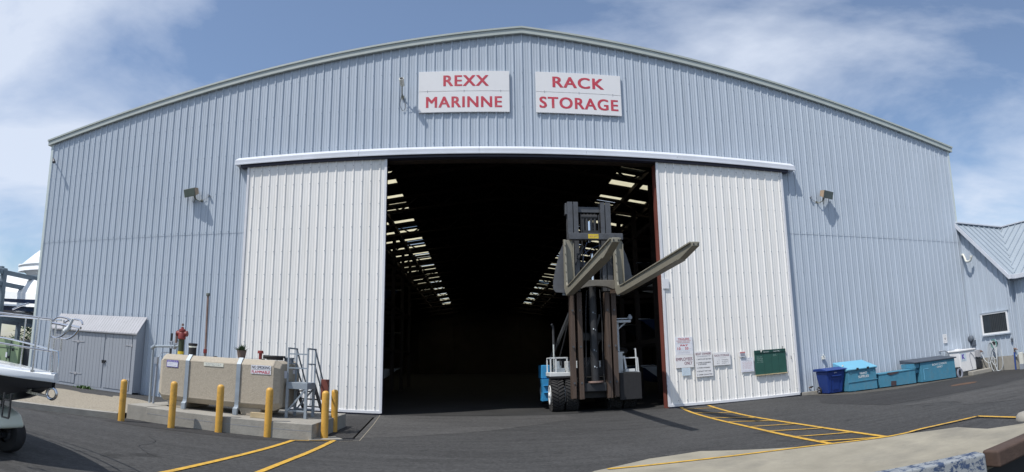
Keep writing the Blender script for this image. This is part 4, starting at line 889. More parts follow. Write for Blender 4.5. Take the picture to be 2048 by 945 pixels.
mb = MB(); mb.cyl((-9.52, -4.9, 1.5), (-9.52, -4.9, 2.22), .03, n=8); ob('valve_stem', mb, 'dark', t)
mb = MB(); mb.cyl((-9.1, -6.25, .38), (-9.1, -6.22, 1.45), .03, n=10); mb.box(-9.15, -9.07, -6.28, -6.2, 1.38, 1.55); mb.tube([(-9.1, -6.22, 1.45), (-9.09, -6.1, 1.66), (-8.95, -5.9, 1.7)], .012, 6); tag(ob('conduit', mb, 'greypipe', smooth=True), 'thin grey conduit standing against the left end of the tank', 'conduit')
mb = MB(); mb.box(-6.38, -5.93, -6.62, -6.5, .352, .47); tag(ob('timber_block', mb, 'wood', bevel=.006), 'short timber block on the pad below the tank', 'timber')
# steel stairs at the tank end
sx0, sx1, sy0, sy1 = -5.80, -5.30, -6.0, -5.35
t = thing('metal_stairs', (-5.5, -5.6, .35), 'grey steel access platform with railings at the tank end', 'stairs')
mb = MB(); mb.box(sx0, sx1, sy0, sy1, 1.02, 1.17); ob('platform', mb, 'galv', t, bevel=.006)
for x, y in ((sx0+.03, sy0+.03), (sx1-.03, sy0+.03), (sx0+.03, sy1-.03), (sx1-.03, sy1-.03)):
    mb = MB(); mb.box(x-.03, x+.03, y-.03, y+.03, .35, 1.02); ob('leg', mb, 'galv', t)
mb = MB()
mb.bar((sx0+.05, sy0-.0, .5), (sx1-.06, sy0, 1.0), .035); mb.bar((sx0+.05, sy1, .5), (sx1-.06, sy1, 1.0), .035); mb.bar((sx0, sy0+.03, .52), (sx1, sy0+.03, .52), .035); mb.bar((sx0, sy1-.03, .52), (sx1, sy1-.03, .52), .035)
ob('brace', mb, 'galv', t)
for x, x2 in ((sx0+.02, None), (sx1-.02, None)):
    mb = MB(); zt_ = 1.95
    mb.bar((x, sy0+.03, 1.17), (x, sy0+.03, zt_), .035); mb.bar((x, sy1-.03+.0, 1.17), (x, sy1-.03, zt_), .035); mb.bar((x, sy0+.0, zt_), (x, sy1, zt_), .035); mb.bar((x, sy0+.03, 1.6), (x, sy1-.03, 1.6), .03)
    mb.bar((x, sy1-.03, zt_-.02), (x+.0, sy1+.75, 1.15), .03); mb.bar((x, sy1-.03, 1.55), (x, sy1+.8, .8), .03); mb.bar((x, sy1+.75, 1.15), (x, sy1+.8, .35), .03)
    ob('railing', mb, 'galv', t)
mb = MB(); mb.bar((sx0+.02, sy0+.03, 1.82), (sx1-.02, sy0+.03, 1.82), .03); mb.bar((sx0+.02, sy0+.03, 1.5), (sx1-.02, sy0+.03, 1.5), .03); ob('front_rail', mb, 'galv', t)
mb = MB()
for x in (sx0+.02, sx1-.02): mb.prism([(x-.012, sy1, 1.17), (x-.012, sy1, .98), (x-.012, sy1+.72, .35), (x-.012, sy1+.92, .35)], (.024, 0, 0))
ob('stringer', mb, 'mastgrey', t)
for k in range(3):
    mb = MB(); mb.box(sx0+.03, sx1-.03, sy1+.06+.22*k, sy1+.26+.22*k, .93-.2*k, .955-.2*k); ob('tread', mb, 'mastgrey', t)
mb = MB(); mb.box(-5.10, -4.93, -5.6, -5.5, .78, 1.26); mb.box(-5.04, -4.99, -5.57, -5.53, .3, .8); tag(ob('post_box', mb, 'rustred', bevel=.008), 'dark red-brown box on a post behind the front bollards', 'box')

# ------------------------------------------------------------------ grey shed
t = thing('storage_shed', (-15.8, -.3, -.15), 'grey plank storage shed with a lean-to roof against the blue wall', 'shed')
a0, a1, y0, y1, zb, zf, zr = -17.95, -13.62, -.56, -.045, .06, 2.30, 2.92
mb = MB(); mb.add([(a0, y0, zb), (a1, y0, zb), (a1, y1, zb), (a0, y1, zb), (a0, y0, zf), (a1, y0, zf), (a1, y1, zr), (a0, y1, zr)], [(3, 2, 1, 0), (4, 5, 6, 7), (0, 1, 5, 4), (1, 2, 6, 5), (2, 3, 7, 6), (3, 0, 4, 7)]); ob('wall', mb, 'shed', t)
mb = MB(); n = 34
for k in range(n):
    x0 = a0-.06+(a1-a0+.12)*k/n; x1 = a0-.06+(a1-a0+.12)*(k+1)/n-.008
    mb.add([(x0, y0-.10, zf+.02), (x1, y0-.10, zf+.02), (x1, -.04, zr+.07), (x0, -.04, zr+.07), (x0, y0-.10, zf-.03), (x1, y0-.10, zf-.03), (x1, -.04, zr+.02), (x0, -.04, zr+.02)], [(0, 1, 2, 3), (7, 6, 5, 4), (0, 4, 5, 1), (1, 5, 6, 2), (3, 7, 4, 0)])
ob('roof', mb, 'shedroof', t)
def planks(x0, x1, z0, z1, pw=.155, y=y0-.025, th=.022):
    mb = MB(); k = max(1, round((x1-x0)/pw)); w = (x1-x0)/k
    for i in range(k): mb.box(x0+i*w+.005, x0+(i+1)*w-.005, y-random.uniform(0, .004), y+th, z0, z1)
    return mb
for x0, x1, z0, side in ((-17.78, -16.47, .13, 'r'), (-16.40, -15.10, .10, 'l'), (-15.0, -13.80, .13, 'r')):
    dr = ob('door', planks(x0, x1, z0, 2.22), 'shed', t)
    mb = MB()
    hx = x1 if side == 'r' else x0; s_ = -1 if side == 'r' else 1
    for z in (.55, 1.85): mb.box(min(hx, hx+s_*.28), max(hx, hx+s_*.28), y0-.042, y0-.03, z-.015, z+.015); mb.box(hx-.03, hx+.03, y0-.045, y0-.03, z-.05, z+.05)
    ob('hinge', mb, 'shedroof', dr)
    lx = x0 if side == 'r' else x1
    mb = MB(); mb.box(lx-.05, lx+.06, y0-.05, y0-.03, 1.14, 1.20); mb.cyl((lx, y0-.06, 1.16), (lx, y0-.06, 1.08), .025, n=8); ob('latch', mb, 'dark', dr)
ob('post', MB().box(-13.76, a1+.004, y0-.03, y0-.002, zb-.02, zf), 'shed', t, bevel=.004); 
mb = MB(); mb.box(a0, a1+.004, y0-.035, y0-.026, zb-.05, .09); ob('bottom_rail', mb, 'shed', t)
for x in (-17.5, -16.2, -15.9, -15.2, -14.95, -14.55, -13.75):
    mb = MB(); mb.cyl((x, -.48, -.3), (x, -.48, zb), .055, n=10); ob('leg', mb, 'greypipe', t, smooth=True)
mb = MB(); rnd = random.Random(9)
for k in range(140):
    a = rnd.uniform(0, 6.28); p = Vector((-15.75+rnd.gauss(0, .16), -.85+rnd.gauss(0, .08), -.06)); q = p+Vector((cos(a)*.1, sin(a)*.1, rnd.uniform(.06, .18))); s_ = Vector((-sin(a), cos(a), 0))*.02; mb.add([p-s_, p+s_, q+s_*1.2, q-s_*.6], [(0, 1, 2, 3)])
tag(ob('weed', mb, 'weed'), 'low green weed growing under the grey shed', 'plant')

# ------------------------------------------------------------------ boats
def hull_mb(L, B, D, flare=.55, bowrake=.9, n=14):
    """hull from stern x=0 to bow x=L, sheer at z=D; returns MB and the sheer line"""
    mb = MB(); secs = []
    for i in range(n+1):
        t = i/n; b = B/2*(1-max(0, (t-.35)/.65)**2.4)+.02; cz = D*(.28+.25*t**3); kz = D*.9*max(0, (t-.72)/.28)**1.8; bc = b*(1-flare*(.25+.75*t**2)); x = t*L; sz = D*(1+.12*t*t)
        xk = x-bowrake*max(0, (t-.7)/.3)*.35
        secs.append([(x, -b, sz), (xk+.5*(x-xk), -bc, cz+kz*.6), (xk, 0, kz), (xk+.5*(x-xk), bc, cz+kz*.6), (x, b, sz)])
    vs = [p for s in secs for p in s]; fs = []
    for i in range(n):
        for j in range(4): fs.append((i*5+j, i*5+j+1, i*5+5+j+1, i*5+5+j))
    fs += [(0, 1, 2, 3, 4), tuple(n*5+j for j in (4, 3, 2, 1, 0))]
    mb.add(vs, fs); return mb, [(s[0], s[4]) for s in secs]
def deck_mb(sheer, z=.02, inset=.04, rise=.05):
    mb = MB(); vs = []
    for a, b in sheer: vs += [(a[0], a[1]*(1-inset), a[2]+z), (a[0], 0, a[2]+z+rise), (b[0], b[1]*(1-inset), b[2]+z)]
    mb.add(vs, [(3*i, 3*i+3, 3*i+4, 3*i+1) for i in range(len(sheer)-1)]+[(3*i+1, 3*i+4, 3*i+5, 3*i+2) for i in range(len(sheer)-1)]); return mb
def racked_boat(loc, rz_, L, B, D, hullmat, kind, label, group, seed=0):
    t = thing('boat', (0, 0, 0), label, 'boat', group)
    h, sh = hull_mb(L, B, D); ob('hull', h, hullmat, t, smooth=True)
    rnd = random.Random(seed)
    if kind == 'wrap':
        mb = MB(); n = len(sh); m = 9; vs = []
        for i, (a, b) in enumerate(sh):
            u = i/(n-1); hh = (1.25*sin(pi*min(1, max(.0, u*.95+.12)))**.8+.12)*(1+.08*math.cos(u*9+seed))
            for j in range(m):
                v = j/(m-1)*2-1; prof = (1-abs(v)**1.25)
                vs.append((a[0]-.02+.02*rnd.uniform(-1, 1), b[1]*1.02*v, a[2]+.01+hh*prof+rnd.uniform(-.035, .035)*prof-(.38 if abs(v) == 1 else 0)))
        mb.add(vs, [(i*m+j, (i+1)*m+j, (i+1)*m+j+1, i*m+j+1) for i in range(n-1) for j in range(m-1)]+[tuple(range(m)), tuple((n-1)*m+j for j in range(m-1, -1, -1))]); ob('shrink_wrap', mb, 'wrap', t)
    else:
        ob('deck', deck_mb(sh), 'gel', t, smooth=True)
        mb = MB(); z = D*1.02; mb.add([(L*.35, -B*.36, z), (L*.35, B*.36, z), (L*.62, B*.28, z), (L*.62, -B*.28, z), (L*.37, -B*.31, z+.45), (L*.37, B*.31, z+.45), (L*.5, B*.25, z+.42), (L*.5, -B*.25, z+.42)], [(4, 5, 6, 7), (0, 4, 7, 3), (1, 2, 6, 5), (2, 3, 7, 6), (0, 1, 5, 4)]); ob('windshield', mb, 'glass', t)
        mb = MB(); mb.box(-.35, .05, -.2, .2, D*.55, D*1.45); mb.box(-.25, .0, -.08, .08, 0, D*.6); ob('outboard', mb, 'hullblack', t, bevel=.03)
    t.location = loc; t.rotation_euler = (0, 0, rz_); return t
# wrapped boats on a steel rack left of the warehouse
rk = thing('boat_rack', (-24.6, 4, 0), 'blue-grey steel storage rack outside the left end of the warehouse', 'boat rack')
for x in (-22.7, -27.5):
    for y in (.6, 3.4, 6.6, 10):
        mb = MB(); mb.box(x-.12, x+.12, y-.12, y+.12, 0, 5.15); ob('post', mb, 'rackblue', rk)
    for z in (2.55, 4.25, 4.85):
        mb = MB(); mb.box(x-.09, x+.09, -2.2, 10.3, z, z+.22); ob('beam', mb, 'rackblue', rk)
for y in (.6, 3.4, 6.6, 10):
    for z in (2.62, 4.92):
        mb = MB(); mb.box(-27.4, -22.8, y-.08, y+.08, z+.16, z+.34); ob('cross_beam', mb, 'rackblue', rk)
racked_boat((-20.3, 5.0, 5.24), pi, 6.1, 2.4, .75, 'gel', 'wrap', 'white shrink-wrapped boat on the top level of the outdoor rack', 'boats wrapped on the outdoor rack', 1)
racked_boat((-20.6, 2.6, 2.9), pi, 8.6, 2.4, .8, 'hullblue', 'wrap', 'dark hulled shrink-wrapped boat on the lower level of the outdoor rack', 'boats wrapped on the outdoor rack', 2)
racked_boat((-20.6, 6.4, 2.9), pi, 6.6, 2.3, .8, 'gel', 'wrap', 'white shrink-wrapped boat deeper in on the lower level of the outdoor rack', 'boats wrapped on the outdoor rack', 3)
racked_boat((-20.8, 5.2, .5), pi, 6.2, 2.2, .8, 'hullblue', 'open', 'open dark hulled boat standing at ground level under the outdoor rack', 'boats under the outdoor rack', 4)
mb = MB(); rnd = random.Random(21)
for k in range(5200):
    u = rnd.random(); hgt = 2.5+.9*sin(u*17)+.5*sin(u*41); x = -52+rnd.uniform(-1.6, 1.6); y = -6+48*u; z = hgt*rnd.random()**.7
    a = rnd.uniform(0, 6.28); d_ = Vector((cos(a), sin(a), rnd.uniform(-.5, .9))).normalized()*rnd.uniform(.18, .38); e_ = d_.cross(Vector((rnd.uniform(-1, 1), rnd.uniform(-1, 1), 1))).normalized()*.13
    c_ = Vector((x, y, z)); mb.add([c_-d_, c_+e_, c_+d_, c_-e_], [(0, 1, 2, 3)])
tag(ob('hedge', mb, 'leaf'), 'dark green hedge far behind the outdoor boat rack', 'hedge')
# green cabinet
t = thing('cabinet', (-21.2, 0, 0), 'pale green metal cabinet standing at the corner of the warehouse', 'cabinet')
mb = MB(); mb.box(-22.9, -20.42, -.0, 1.2, .05, 1.62); cb = ob('body', mb, 'cabgreen', t, bevel=.015)
mb = MB(); mb.box(-20.98, -20.96, -.025, -.002, .1, 1.58); mb.box(-22.8, -20.5, -.015, -.002, 1.22, 1.24); mb.box(-21.2, -21.18, -.015, -.002, .1, 1.2); ob('seam', mb, 'cabdark', cb)
mb = MB(); mb.box(-21.24, -21.14, -.04, -.002, .78, 1.02); ob('plate', mb, 'paper', t); mb = MB(); mb.box(-21.08, -21.00, -.05, -.002, .75, .85); mb.box(-20.84, -20.76, -.05, -.002, 1.12, 1.22); ob('latch', mb, 'dark', t)
textmesh('lettering', 'ML', (-21.05, -20.82, 1.33, 1.47), 'black', t, depth=-.012)
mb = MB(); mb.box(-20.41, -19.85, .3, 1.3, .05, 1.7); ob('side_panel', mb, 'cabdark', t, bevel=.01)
# foreground boat bow on the left
t = thing('motorboat', (-8.6, -12.75, .6), 'bow of a black hulled motorboat with white gunwale and steel rails', 'boat')
BX, BY = -6.60, -12.7
def bow_secs(zf, inset, n=16, L=5.2, B=1.15):
    return [(BX-L*(1-i/n)-0.0, (B-inset)*(1-(i/n)**3.2)**.9) for i in range(n+1)]
mb = MB(); n = 18; L_ = 5.0; vs = []
rows = 6
for i in range(n+1):
    u = i/n; x = BX-L_*(1-u); b = 1.15*(1-u**3.0)+.03
    keel = .77 if u < .82 else .77+.32*((u-.82)/.18)**1.3
    top = 1.20-.06*u
    for s_, zz in ((-1, top), (-.985, top-.12), (-.86, keel+.03), (0, keel-.02), (.86, keel+.03), (.985, top-.12), (1, top)): vs.append((x-(.16*(1-abs(s_)) if u > .9 else 0), BY+s_*b, max(zz, keel-.02)))
mb.add(vs, [(i*7+j, i*7+j+1, i*7+8+j, i*7+7+j) for i in range(n) for j in range(6)]+[tuple(n*7+j for j in range(7))]); ob('hull', mb, 'hullblack', t, smooth=True)
mb = MB(); vs = []
prof = [(-1, 1.07), (-1.05, 1.08), (-1.05, 1.12), (-.99, 1.165), (-.6, 1.19), (0, 1.20), (.6, 1.19), (.99, 1.165), (1.05, 1.12), (1.05, 1.08), (1, 1.07)]; m = len(prof)
for i in range(n+1):
    u = i/n; x = BX+.04-L_*(1-u); b = 1.15*(1-u**3.0)+.05
    for s_, zz in prof: vs.append((x, BY+s_*b, zz+.07+.09*(1-u)))
mb.add(vs, [(i*m+j, i*m+j+1, i*m+m+j+1, i*m+m+j) for i in range(n) for j in range(m-1)]+[tuple(n*m+j for j in range(m))]); ob('gunwale', mb, 'gel', t, smooth=True)
def railpt(u, s_, z): return (BX+.06-L_*(1-u), BY+s_*(1.15*(1-u**3.0))*.93, z)
for s_ in (-1, 1):
    for z0, z1, nm in ((2.03, 1.97, 'top_rail'), (1.66, 1.54, 'mid_rail')):
        mb = MB(); pts = [railpt(u, s_, z0+(z1-z0)*max(0, (u-.6)/.4)) for u in [.2+.78*k/16 for k in range(17)]]
        if nm == 'mid_rail': pts += [(pts[-1][0]+.02, pts[-1][1]*1, z1-.08), (pts[-1][0]+.03, pts[-1][1], 1.27)]
        mb.tube(pts, .013, 8); ob(nm, mb, 'stainless', t, smooth=True)
    for u in (.35, .72, .94):
        mb = MB(); p = railpt(u, s_, 1.24); zt2 = 2.03-.06*max(0, (u-.6)/.4); mb.cyl(p, (p[0]+.01, p[1], zt2), .012, n=8); mb.cyl((p[0], p[1], 1.25), (p[0], p[1], 1.275), .03, n=10); ob('stanchion', mb, 'stainless', t, smooth=True)
mb = MB()
xa = BX
mb.tube(spl([(xa-.02, BY-.12, 1.95), (xa+.08, BY-.13, 2.0), (xa+.24, BY-.13, 1.99), (xa+.29, BY-.12, 1.94)], 5), .013, 8); mb.tube(spl([(xa-.02, BY+.12, 1.95), (xa+.08, BY+.13, 2.0), (xa+.24, BY+.13, 1.99), (xa+.29, BY+.12, 1.94)], 5), .013, 8)
mb.tube([(xa-.02, BY-.12, 1.92), (xa+.12, BY-.12, 1.91), (xa+.28, BY-.1, 1.89)], .018, 8); mb.tube([(xa-.02, BY+.12, 1.92), (xa+.12, BY+.12, 1.91), (xa+.28, BY+.1, 1.89)], .018, 8)
mb.tube(spl([(xa-.05, BY-.1, 1.74), (xa+.06, BY-.1, 1.73), (xa+.17, BY-.1, 1.78), (xa+.25, BY-.1, 1.87)], 5), .013, 8); mb.tube(spl([(xa-.05, BY+.1, 1.74), (xa+.06, BY+.1, 1.73), (xa+.17, BY+.1, 1.78), (xa+.25, BY+.1, 1.87)], 5), .013, 8)
mb.cyl((xa-.04, BY-.12, 1.98), (xa-.05, BY-.12, 1.56), .012, n=8); mb.cyl((xa-.04, BY+.12, 1.98), (xa-.05, BY+.12, 1.56), .012, n=8)
mb.tube([(xa-.62, BY-.3, 2.06), (xa-.45, BY-.3, 2.12), (xa-.32, BY-.3, 2.15)], .012, 8)
ob('pulpit', mb, 'stainless', t, smooth=True)
mb = MB(); mb.cyl((xa+.26, BY-.14, 1.84), (xa+.34, BY-.14, 1.99), .020, n=10); mb.cyl((xa+.22, BY-.14, 1.82), (xa+.28, BY-.12, 1.88), .034, n=10); ob('boarding_step', mb, 'machwhite', t, smooth=True)
mb = MB()
for dy in (-.0, .16): mb.bar((BX-.33+dy*.8, BY-.55, .95), (BX-.33+dy*.8, BY-.55, .64), .02)
for z in (.86, .63): mb.bar((BX-.33, BY-.55, z), (BX-.33+.128, BY-.55, z), .02)
o = ob('bow_ladder', mb, 'dark', t)
o.data.transform(Matrix.Translation((0, 0, 0)))
mb = MB(); mb.tube([(BX-.02+.085*cos(a), BY, .985+.075*sin(a)) for a in [2*pi*i/20 for i in range(20)]], .02, 8, closed=True); mb.bar((BX-.5, BY, .95), (BX-.08, BY, .94), .05, .035); ob('bow_eye', mb, 'stainless', t, smooth=True)
# cart under the bow
t = thing('yard_cart', (-7.9, -13.0, 0), 'cream yard cart with a fat black wheel under the boat bow', 'cart')
mb = MB()
sec = [(-9.08, .40), (-9.08, .74), (-7.88, .73), (-7.50, .71), (-7.30, .64), (-7.20, .47), (-7.28, .43), (-7.40, .52), (-7.63, .55), (-7.88, .5), (-7.93, .40)]
mb.prism([(x, -13.62, z-.05) for x, z in sec], (0, 1.1, 0)); ob('body', mb, 'cream2', t, bevel=.06, seg=4, smooth=True)
for y in (-12.57, -13.5):
    mb = MB(); r = .27
    mb.lathe([(.12, -.09), (.2, -.1), (.25, -.09), (r, -.06), (r, .06), (.25, .09), (.2, .1), (.12, .09)], (-7.46, y, r), 'y', 28); w = ob('wheel', mb, 'tyre', t, smooth=True)
    mb = MB(); mb.lathe([(0, -.06), (.06, -.08), (.11, -.05), (.13, -.02), (.13, .05), (0, .05)], (-7.46, y, r), 'y', 20); ob('hub', mb, 'mastgrey', w, smooth=True)
mb = MB(); mb.bar((-7.46, -13.6, .28), (-7.46, -12.5, .28), .06); mb.bar((-7.75, -12.72, .38), (-7.40, -12.7, .28), .07); mb.bar((-7.3, -12.72, .34), (-7.6, -12.72, .45), .05); mb.cyl((-7.46, -12.66, .27), (-7.46, -12.76, .27), .06, n=10); mb.bar((-8.9, -13.0, .36), (-7.6, -13.0, .38), .12); ob('suspension', mb, 'dark', t)
mb = MB(); mb.tube(spl([(-7.62, -12.7, .60), (-7.64, -12.7, .74), (-7.56, -12.7, .78), (-7.52, -12.7, .58)], 4), .014, 8); ob('tow_loop', mb, 'dark', t)

# ------------------------------------------------------------------ quay timbers and stone
mb = MB(); a, b = Vector((1.0, -12.86, .01)), Vector((3.64, -13.76, .01)); mb.bar(a, b, .24, .34); tag(ob('quay_timber', mb, 'timberblue', bevel=.03, seg=3), 'timber quay edge with flaking blue and white paint', 'timber')
mb = MB(); mb.bar((3.72, -13.84, .07), (8.4, -13.40, .07), .24, .22); tag(ob('quay_timber', mb, 'timberbrown', bevel=.03, seg=3), 'bare brown timber along the quay edge', 'timber')
mb = MB(); mb.bar((1.2, -13.0, -.75), (4.0, -14.0, -.75), .2, .25); mb.bar((4.0, -14.02, -.8), (8.4, -13.5, -.8), .2, .25)
tag(ob('quay_waler', mb, 'timberbrown', bevel=.02), 'lower dark timber below the quay edge', 'timber')
mb = MB(); mb.lathe([(.0, .12), (.14, .115), (.20, .10), (.24, .05), (.25, 0), (.25, -.05)], (6.6, -12.4, .02), 'z', 20)
tag(ob('stone_bollard', mb, 'concrete', smooth=True), 'low rounded concrete stone at the right end of the yellow line', 'stone')

# ------------------------------------------------------------------ boats racked inside
rnd = random.Random(3)
def inner_rack(x0, x1, ya, yb_, label):
    t = thing('boat_rack', ((x0+x1)/2, (ya+yb_)/2, 0), label, 'boat rack')
    for y in [ya+(yb_-ya)*k/3 for k in range(4)]:
        for x in (x0, x1):
            mb = MB(); mb.box(x-.1, x+.1, y-.1, y+.1, 0, 9.3); ob('post', mb, 'steel_in', t)
        for z in (2.6, 5.2, 7.7):
            mb = MB(); mb.box(min(x0, x1), max(x0, x1), y-.07, y+.07, z-.2, z); ob('cross_beam', mb, 'steel_in', t)
    for x in (x0, x1):
        for z in (2.6, 5.2, 7.7):
            mb = MB(); mb.box(x-.07, x+.07, ya, yb_, z-.19, z-.01); ob('beam', mb, 'steel_in', t)
inner_rack(5.9, 11.8, 4.6, 13.4, 'dark steel rack inside the doorway behind the forklift'); inner_rack(-6.6, -12.5, 11, 23, 'dark steel rack inside behind the left sliding door')
wl = ['bottom', 'second', 'third']
for zi, z in enumerate((.5, 2.62, 5.22)):
    for yi, y in enumerate((6.4, 10.2)):
        racked_boat((12.2, y, z), pi, 6.6, 2.3, .8, ('gel', 'hullblue', 'hullblack')[(zi+yi) % 3], 'open', 'boat on the %s level of the indoor rack behind the forklift, %s the doorway' % (wl[zi], ('nearest', 'farther from')[yi]), 'boats racked inside the shed', 10+zi*2+yi)
for zi, z in enumerate((.5, 2.62, 5.22)):
    racked_boat((-12.8, 15.5, z), 0, 6.6, 2.3, .8, ('gel', 'hullblack', 'hullblue')[zi], 'open', 'boat on the %s level of the indoor rack behind the left door' % wl[zi], 'boats racked inside the shed', 30+zi)

# ------------------------------------------------------------------ the marina forklift
fk = thing('forklift', (2.3, 1.2, 0), 'tall marina forklift with raised long forks parked in the doorway', 'forklift')
def tyre(cx, cy, r, w):
    mb = MB(); mb.lathe([(r*.52, -w/2+.02), (r*.7, -w/2), (r*.9, -w/2+.01), (r*.97, -w/2+.05), (r*.97, w/2-.05), (r*.9, w/2-.01), (r*.7, w/2), (r*.52, w/2-.02)], (cx, cy, r), 'x', 40)
    for k in range(30):
        a = 2*pi*k/30
        for s_ in (-1, 1):
            aa = a+(.1 if s_ > 0 else 0); c = Vector((cx+s_*w*.24, cy+r*.975*cos(aa), r+r*.975*sin(aa)))
            R = Matrix.Rotation(aa-pi/2, 3, 'X') @ Matrix.Rotation(s_*.5, 3, 'Z'); a_, b_, d_ = w*.25, .03, .03
            mb.add([c+R @ Vector(p) for p in [(-a_, -b_, -d_), (a_, -b_, -d_), (a_, b_, -d_), (-a_, b_, -d_), (-a_, -b_, d_), (a_, -b_, d_), (a_, b_, d_), (-a_, b_, d_)]], [(3, 2, 1, 0), (4, 5, 6, 7), (0, 1, 5, 4), (1, 2, 6, 5), (2, 3, 7, 6), (3, 0, 4, 7)])
    return mb
FY = 1.25
for x in (1.08, 1.57, 3.08, 3.57):
    w = ob('wheel', tyre(x, FY, .575, .44), 'tyre', fk, smooth=True)
    mb = MB(); sg = -1 if x < 2.3 else 1
    mb.lathe([(0, 0), (.1, -.0), (.12, .04*sg*-1), (.2, .06), (.30, .02), (.32, -.02), (.32, -.1)], (x+sg*.2, FY, .575), 'x', 28) if False else mb.lathe([(0, sg*.27), (.07, sg*.27), (.10, sg*.22), (.24, sg*.20), (.29, sg*.235), (.335, sg*.235), (.34, -sg*.15)], (x, FY, .575), 'x', 28)
    ob('rim', mb, 'machwhite', w, smooth=True)
for x in (1.15, 3.45):
    w = ob('wheel', tyre(x, 5.2, .5, .4), 'tyre', fk, smooth=True)
    mb = MB(); sg = -1 if x < 2.3 else 1; mb.lathe([(0, sg*.13), (.09, sg*.13), (.2, sg*.05), (.27, sg*.17), (.27, -sg*.15)], (x, 5.2, .5), 'x', 24); ob('rim', mb, 'machwhite', w, smooth=True)
mb = MB(); mb.box(1.75, 2.9, .7, 5.8, .45, 1.15); mb.cyl((1.0, FY, .575), (3.6, FY, .575), .16, n=14); mb.box(1.2, 3.4, 4.9, 5.5, .4, .7); ob('chassis', mb, 'dark', fk, bevel=.02)
mb = MB(); mb.box(1.25, 3.35, 2.9, 5.2, 1.15, 1.75); mb.prism([(1.2, 5.2, .6), (1.2, 6.4, .7), (1.2, 6.4, 1.6), (1.2, 5.2, 1.9)], (2.2, 0, 0)); ob('counterweight', mb, 'dark', fk, bevel=.05)
mb = MB(); mb.box(2.42, 2.60, .9, 1.6, 1.25, 1.72); mb.box(1.9, 2.05, 1.2, 1.8, 1.2, 1.6); ob('engine_cover', mb, 'machwhite', fk, bevel=.02)
mb = MB(); mb.box(.70, 1.02, 2.3, 3.3, 1.12, 1.62); tnk = ob('side_tank', mb, 'machblue', fk, bevel=.03)
mb = MB(); mb.prism([(.70, 2.2, 1.1), (1.0, 2.2, 1.1), (.92, 2.2, .62), (.92, 2.2, .32), (.70, 2.2, .30), (.74, 2.2, .62)], (0, .6, 0)); mb.box(.76, .95, 2.12, 2.6, .60, .64); mb.box(.76, .95, 2.12, 2.6, .86, .89); ob('step', mb, 'machblue', fk, bevel=.01)
mb = MB(); mb.box(.84, 1.86, .95, 2.1, 1.22, 1.36); mb.box(1.5, 1.86, 1.05, 2.0, 1.36, 1.74); ob('fender_deck', mb, 'machwhite', fk, bevel=.015)
mb = MB(); mb.box(.86, 1.9, .95, 2.1, 1.16, 1.219); ob('mudguard', mb, 'rubber', fk)
mb = MB(); mb.quad((1.55, 1.045, 1.50), (1.75, 1.045, 1.50), (1.75, 1.045, 1.70), (1.55, 1.045, 1.70)); ob('headlight', mb, 'bluepaper', fk)
mb = MB(); y = 1.0
for x in (.88, 1.06, 1.44): mb.bar((x, y, 1.36), (x, y, 1.86), .045)
mb.bar((.85, y, 1.86), (1.47, y, 1.86), .045); mb.bar((.88, y, 1.86), (.88, 2.0, 1.86), .04); mb.bar((.88, 2.0, 1.86), (.88, 2.0, 1.36), .04); ob('deck_rail', mb, 'machwhite', fk)
mb = MB(); mb.cyl((1.12, 1.9, 1.36), (1.12, 1.9, 2.35), .06, n=14); ex = ob('exhaust_shield', mb, 'chrome', fk, smooth=True)
mb = MB(); mb.tube([(1.12, 1.9, 1.3), (1.12, 1.9, 2.9), (1.11, 1.88, 3.0), (1.05, 1.82, 3.08)], .045, 10); ob('exhaust_stack', mb, 'mastgrey', ex, smooth=True)
# operator platform on the right
mb = MB(); mb.box(3.08, 3.84, .30, .72, .36, 1.28); ob('mud_flap', mb, 'rubber', fk, bevel=.02)
mb = MB(); mb.box(2.95, 3.92, .72, 2.3, 1.20, 1.30); mb.box(3.35, 3.70, .5, .9, 1.30, 1.40); ob('operator_deck', mb, 'machwhite', fk, bevel=.01)
mb = MB(); mb.box(3.15, 3.6, 1.5, 2.0, 1.3, 1.6); mb.box(3.15, 3.6, 1.95, 2.1, 1.6, 2.15); ob('seat', mb, 'rubber', fk, bevel=.05, seg=3)
mb = MB(); mb.box(3.08, 3.34, .75, 1.0, 1.3, 1.95); mb.bar((3.42, .7, 1.4), (3.40, .85, 1.85), .07); mb.box(3.0, 3.4, .78, 1.1, 1.95, 2.0); ob('console', mb, 'machwhite', fk, bevel=.01)
mb = MB(); mb.tube([(3.38+.19*cos(a), .95+.17*sin(a)*.8, 2.05+.08*sin(a)) for a in [2*pi*i/22 for i in range(22)]], .015, 8, closed=True); mb.cyl((3.40, .9, 1.8), (3.38, .95, 2.05), .02, n=8); mb.bar((3.2, .95, 2.05), (3.56, .95, 2.05), .02); ob('steering_wheel', mb, 'dark', fk)
mb = MB(); mb.bar((3.0, .55, 1.78), (3.80, .55, 1.78), .035); mb.bar((3.76, .55, 1.30), (3.74, .55, 2.08), .04); mb.bar((3.82, .55, 1.25), (3.80, .55, 1.78), .035); mb.bar((3.74, .55, 2.08), (3.78, .9, 2.08), .035); ob('hand_rail', mb, 'machwhite', fk)
mb = MB(); mb.box(3.15, 3.28, .9, 1.02, 1.3, 3.02); mb.box(2.98, 3.70, .82, 1.1, 3.02, 3.10); mb.bar((2.92, .9, 3.16), (3.76, .9, 3.16), .04); mb.bar((3.2, .96, 2.75), (3.55, .96, 3.03), .05); ob('canopy_post', mb, pm('canopy_paint', (.60, .66, .70), .5, 0, .06, 3), fk, bevel=.006)
mb = MB(); mb.cyl((3.68, .8, 3.19), (3.68, .94, 3.19), .075, n=14); mb.cyl((3.68, .87, 3.24), (3.68, .87, 3.30), .05, n=12); ob('work_lamp', mb, 'galv', fk, smooth=True)
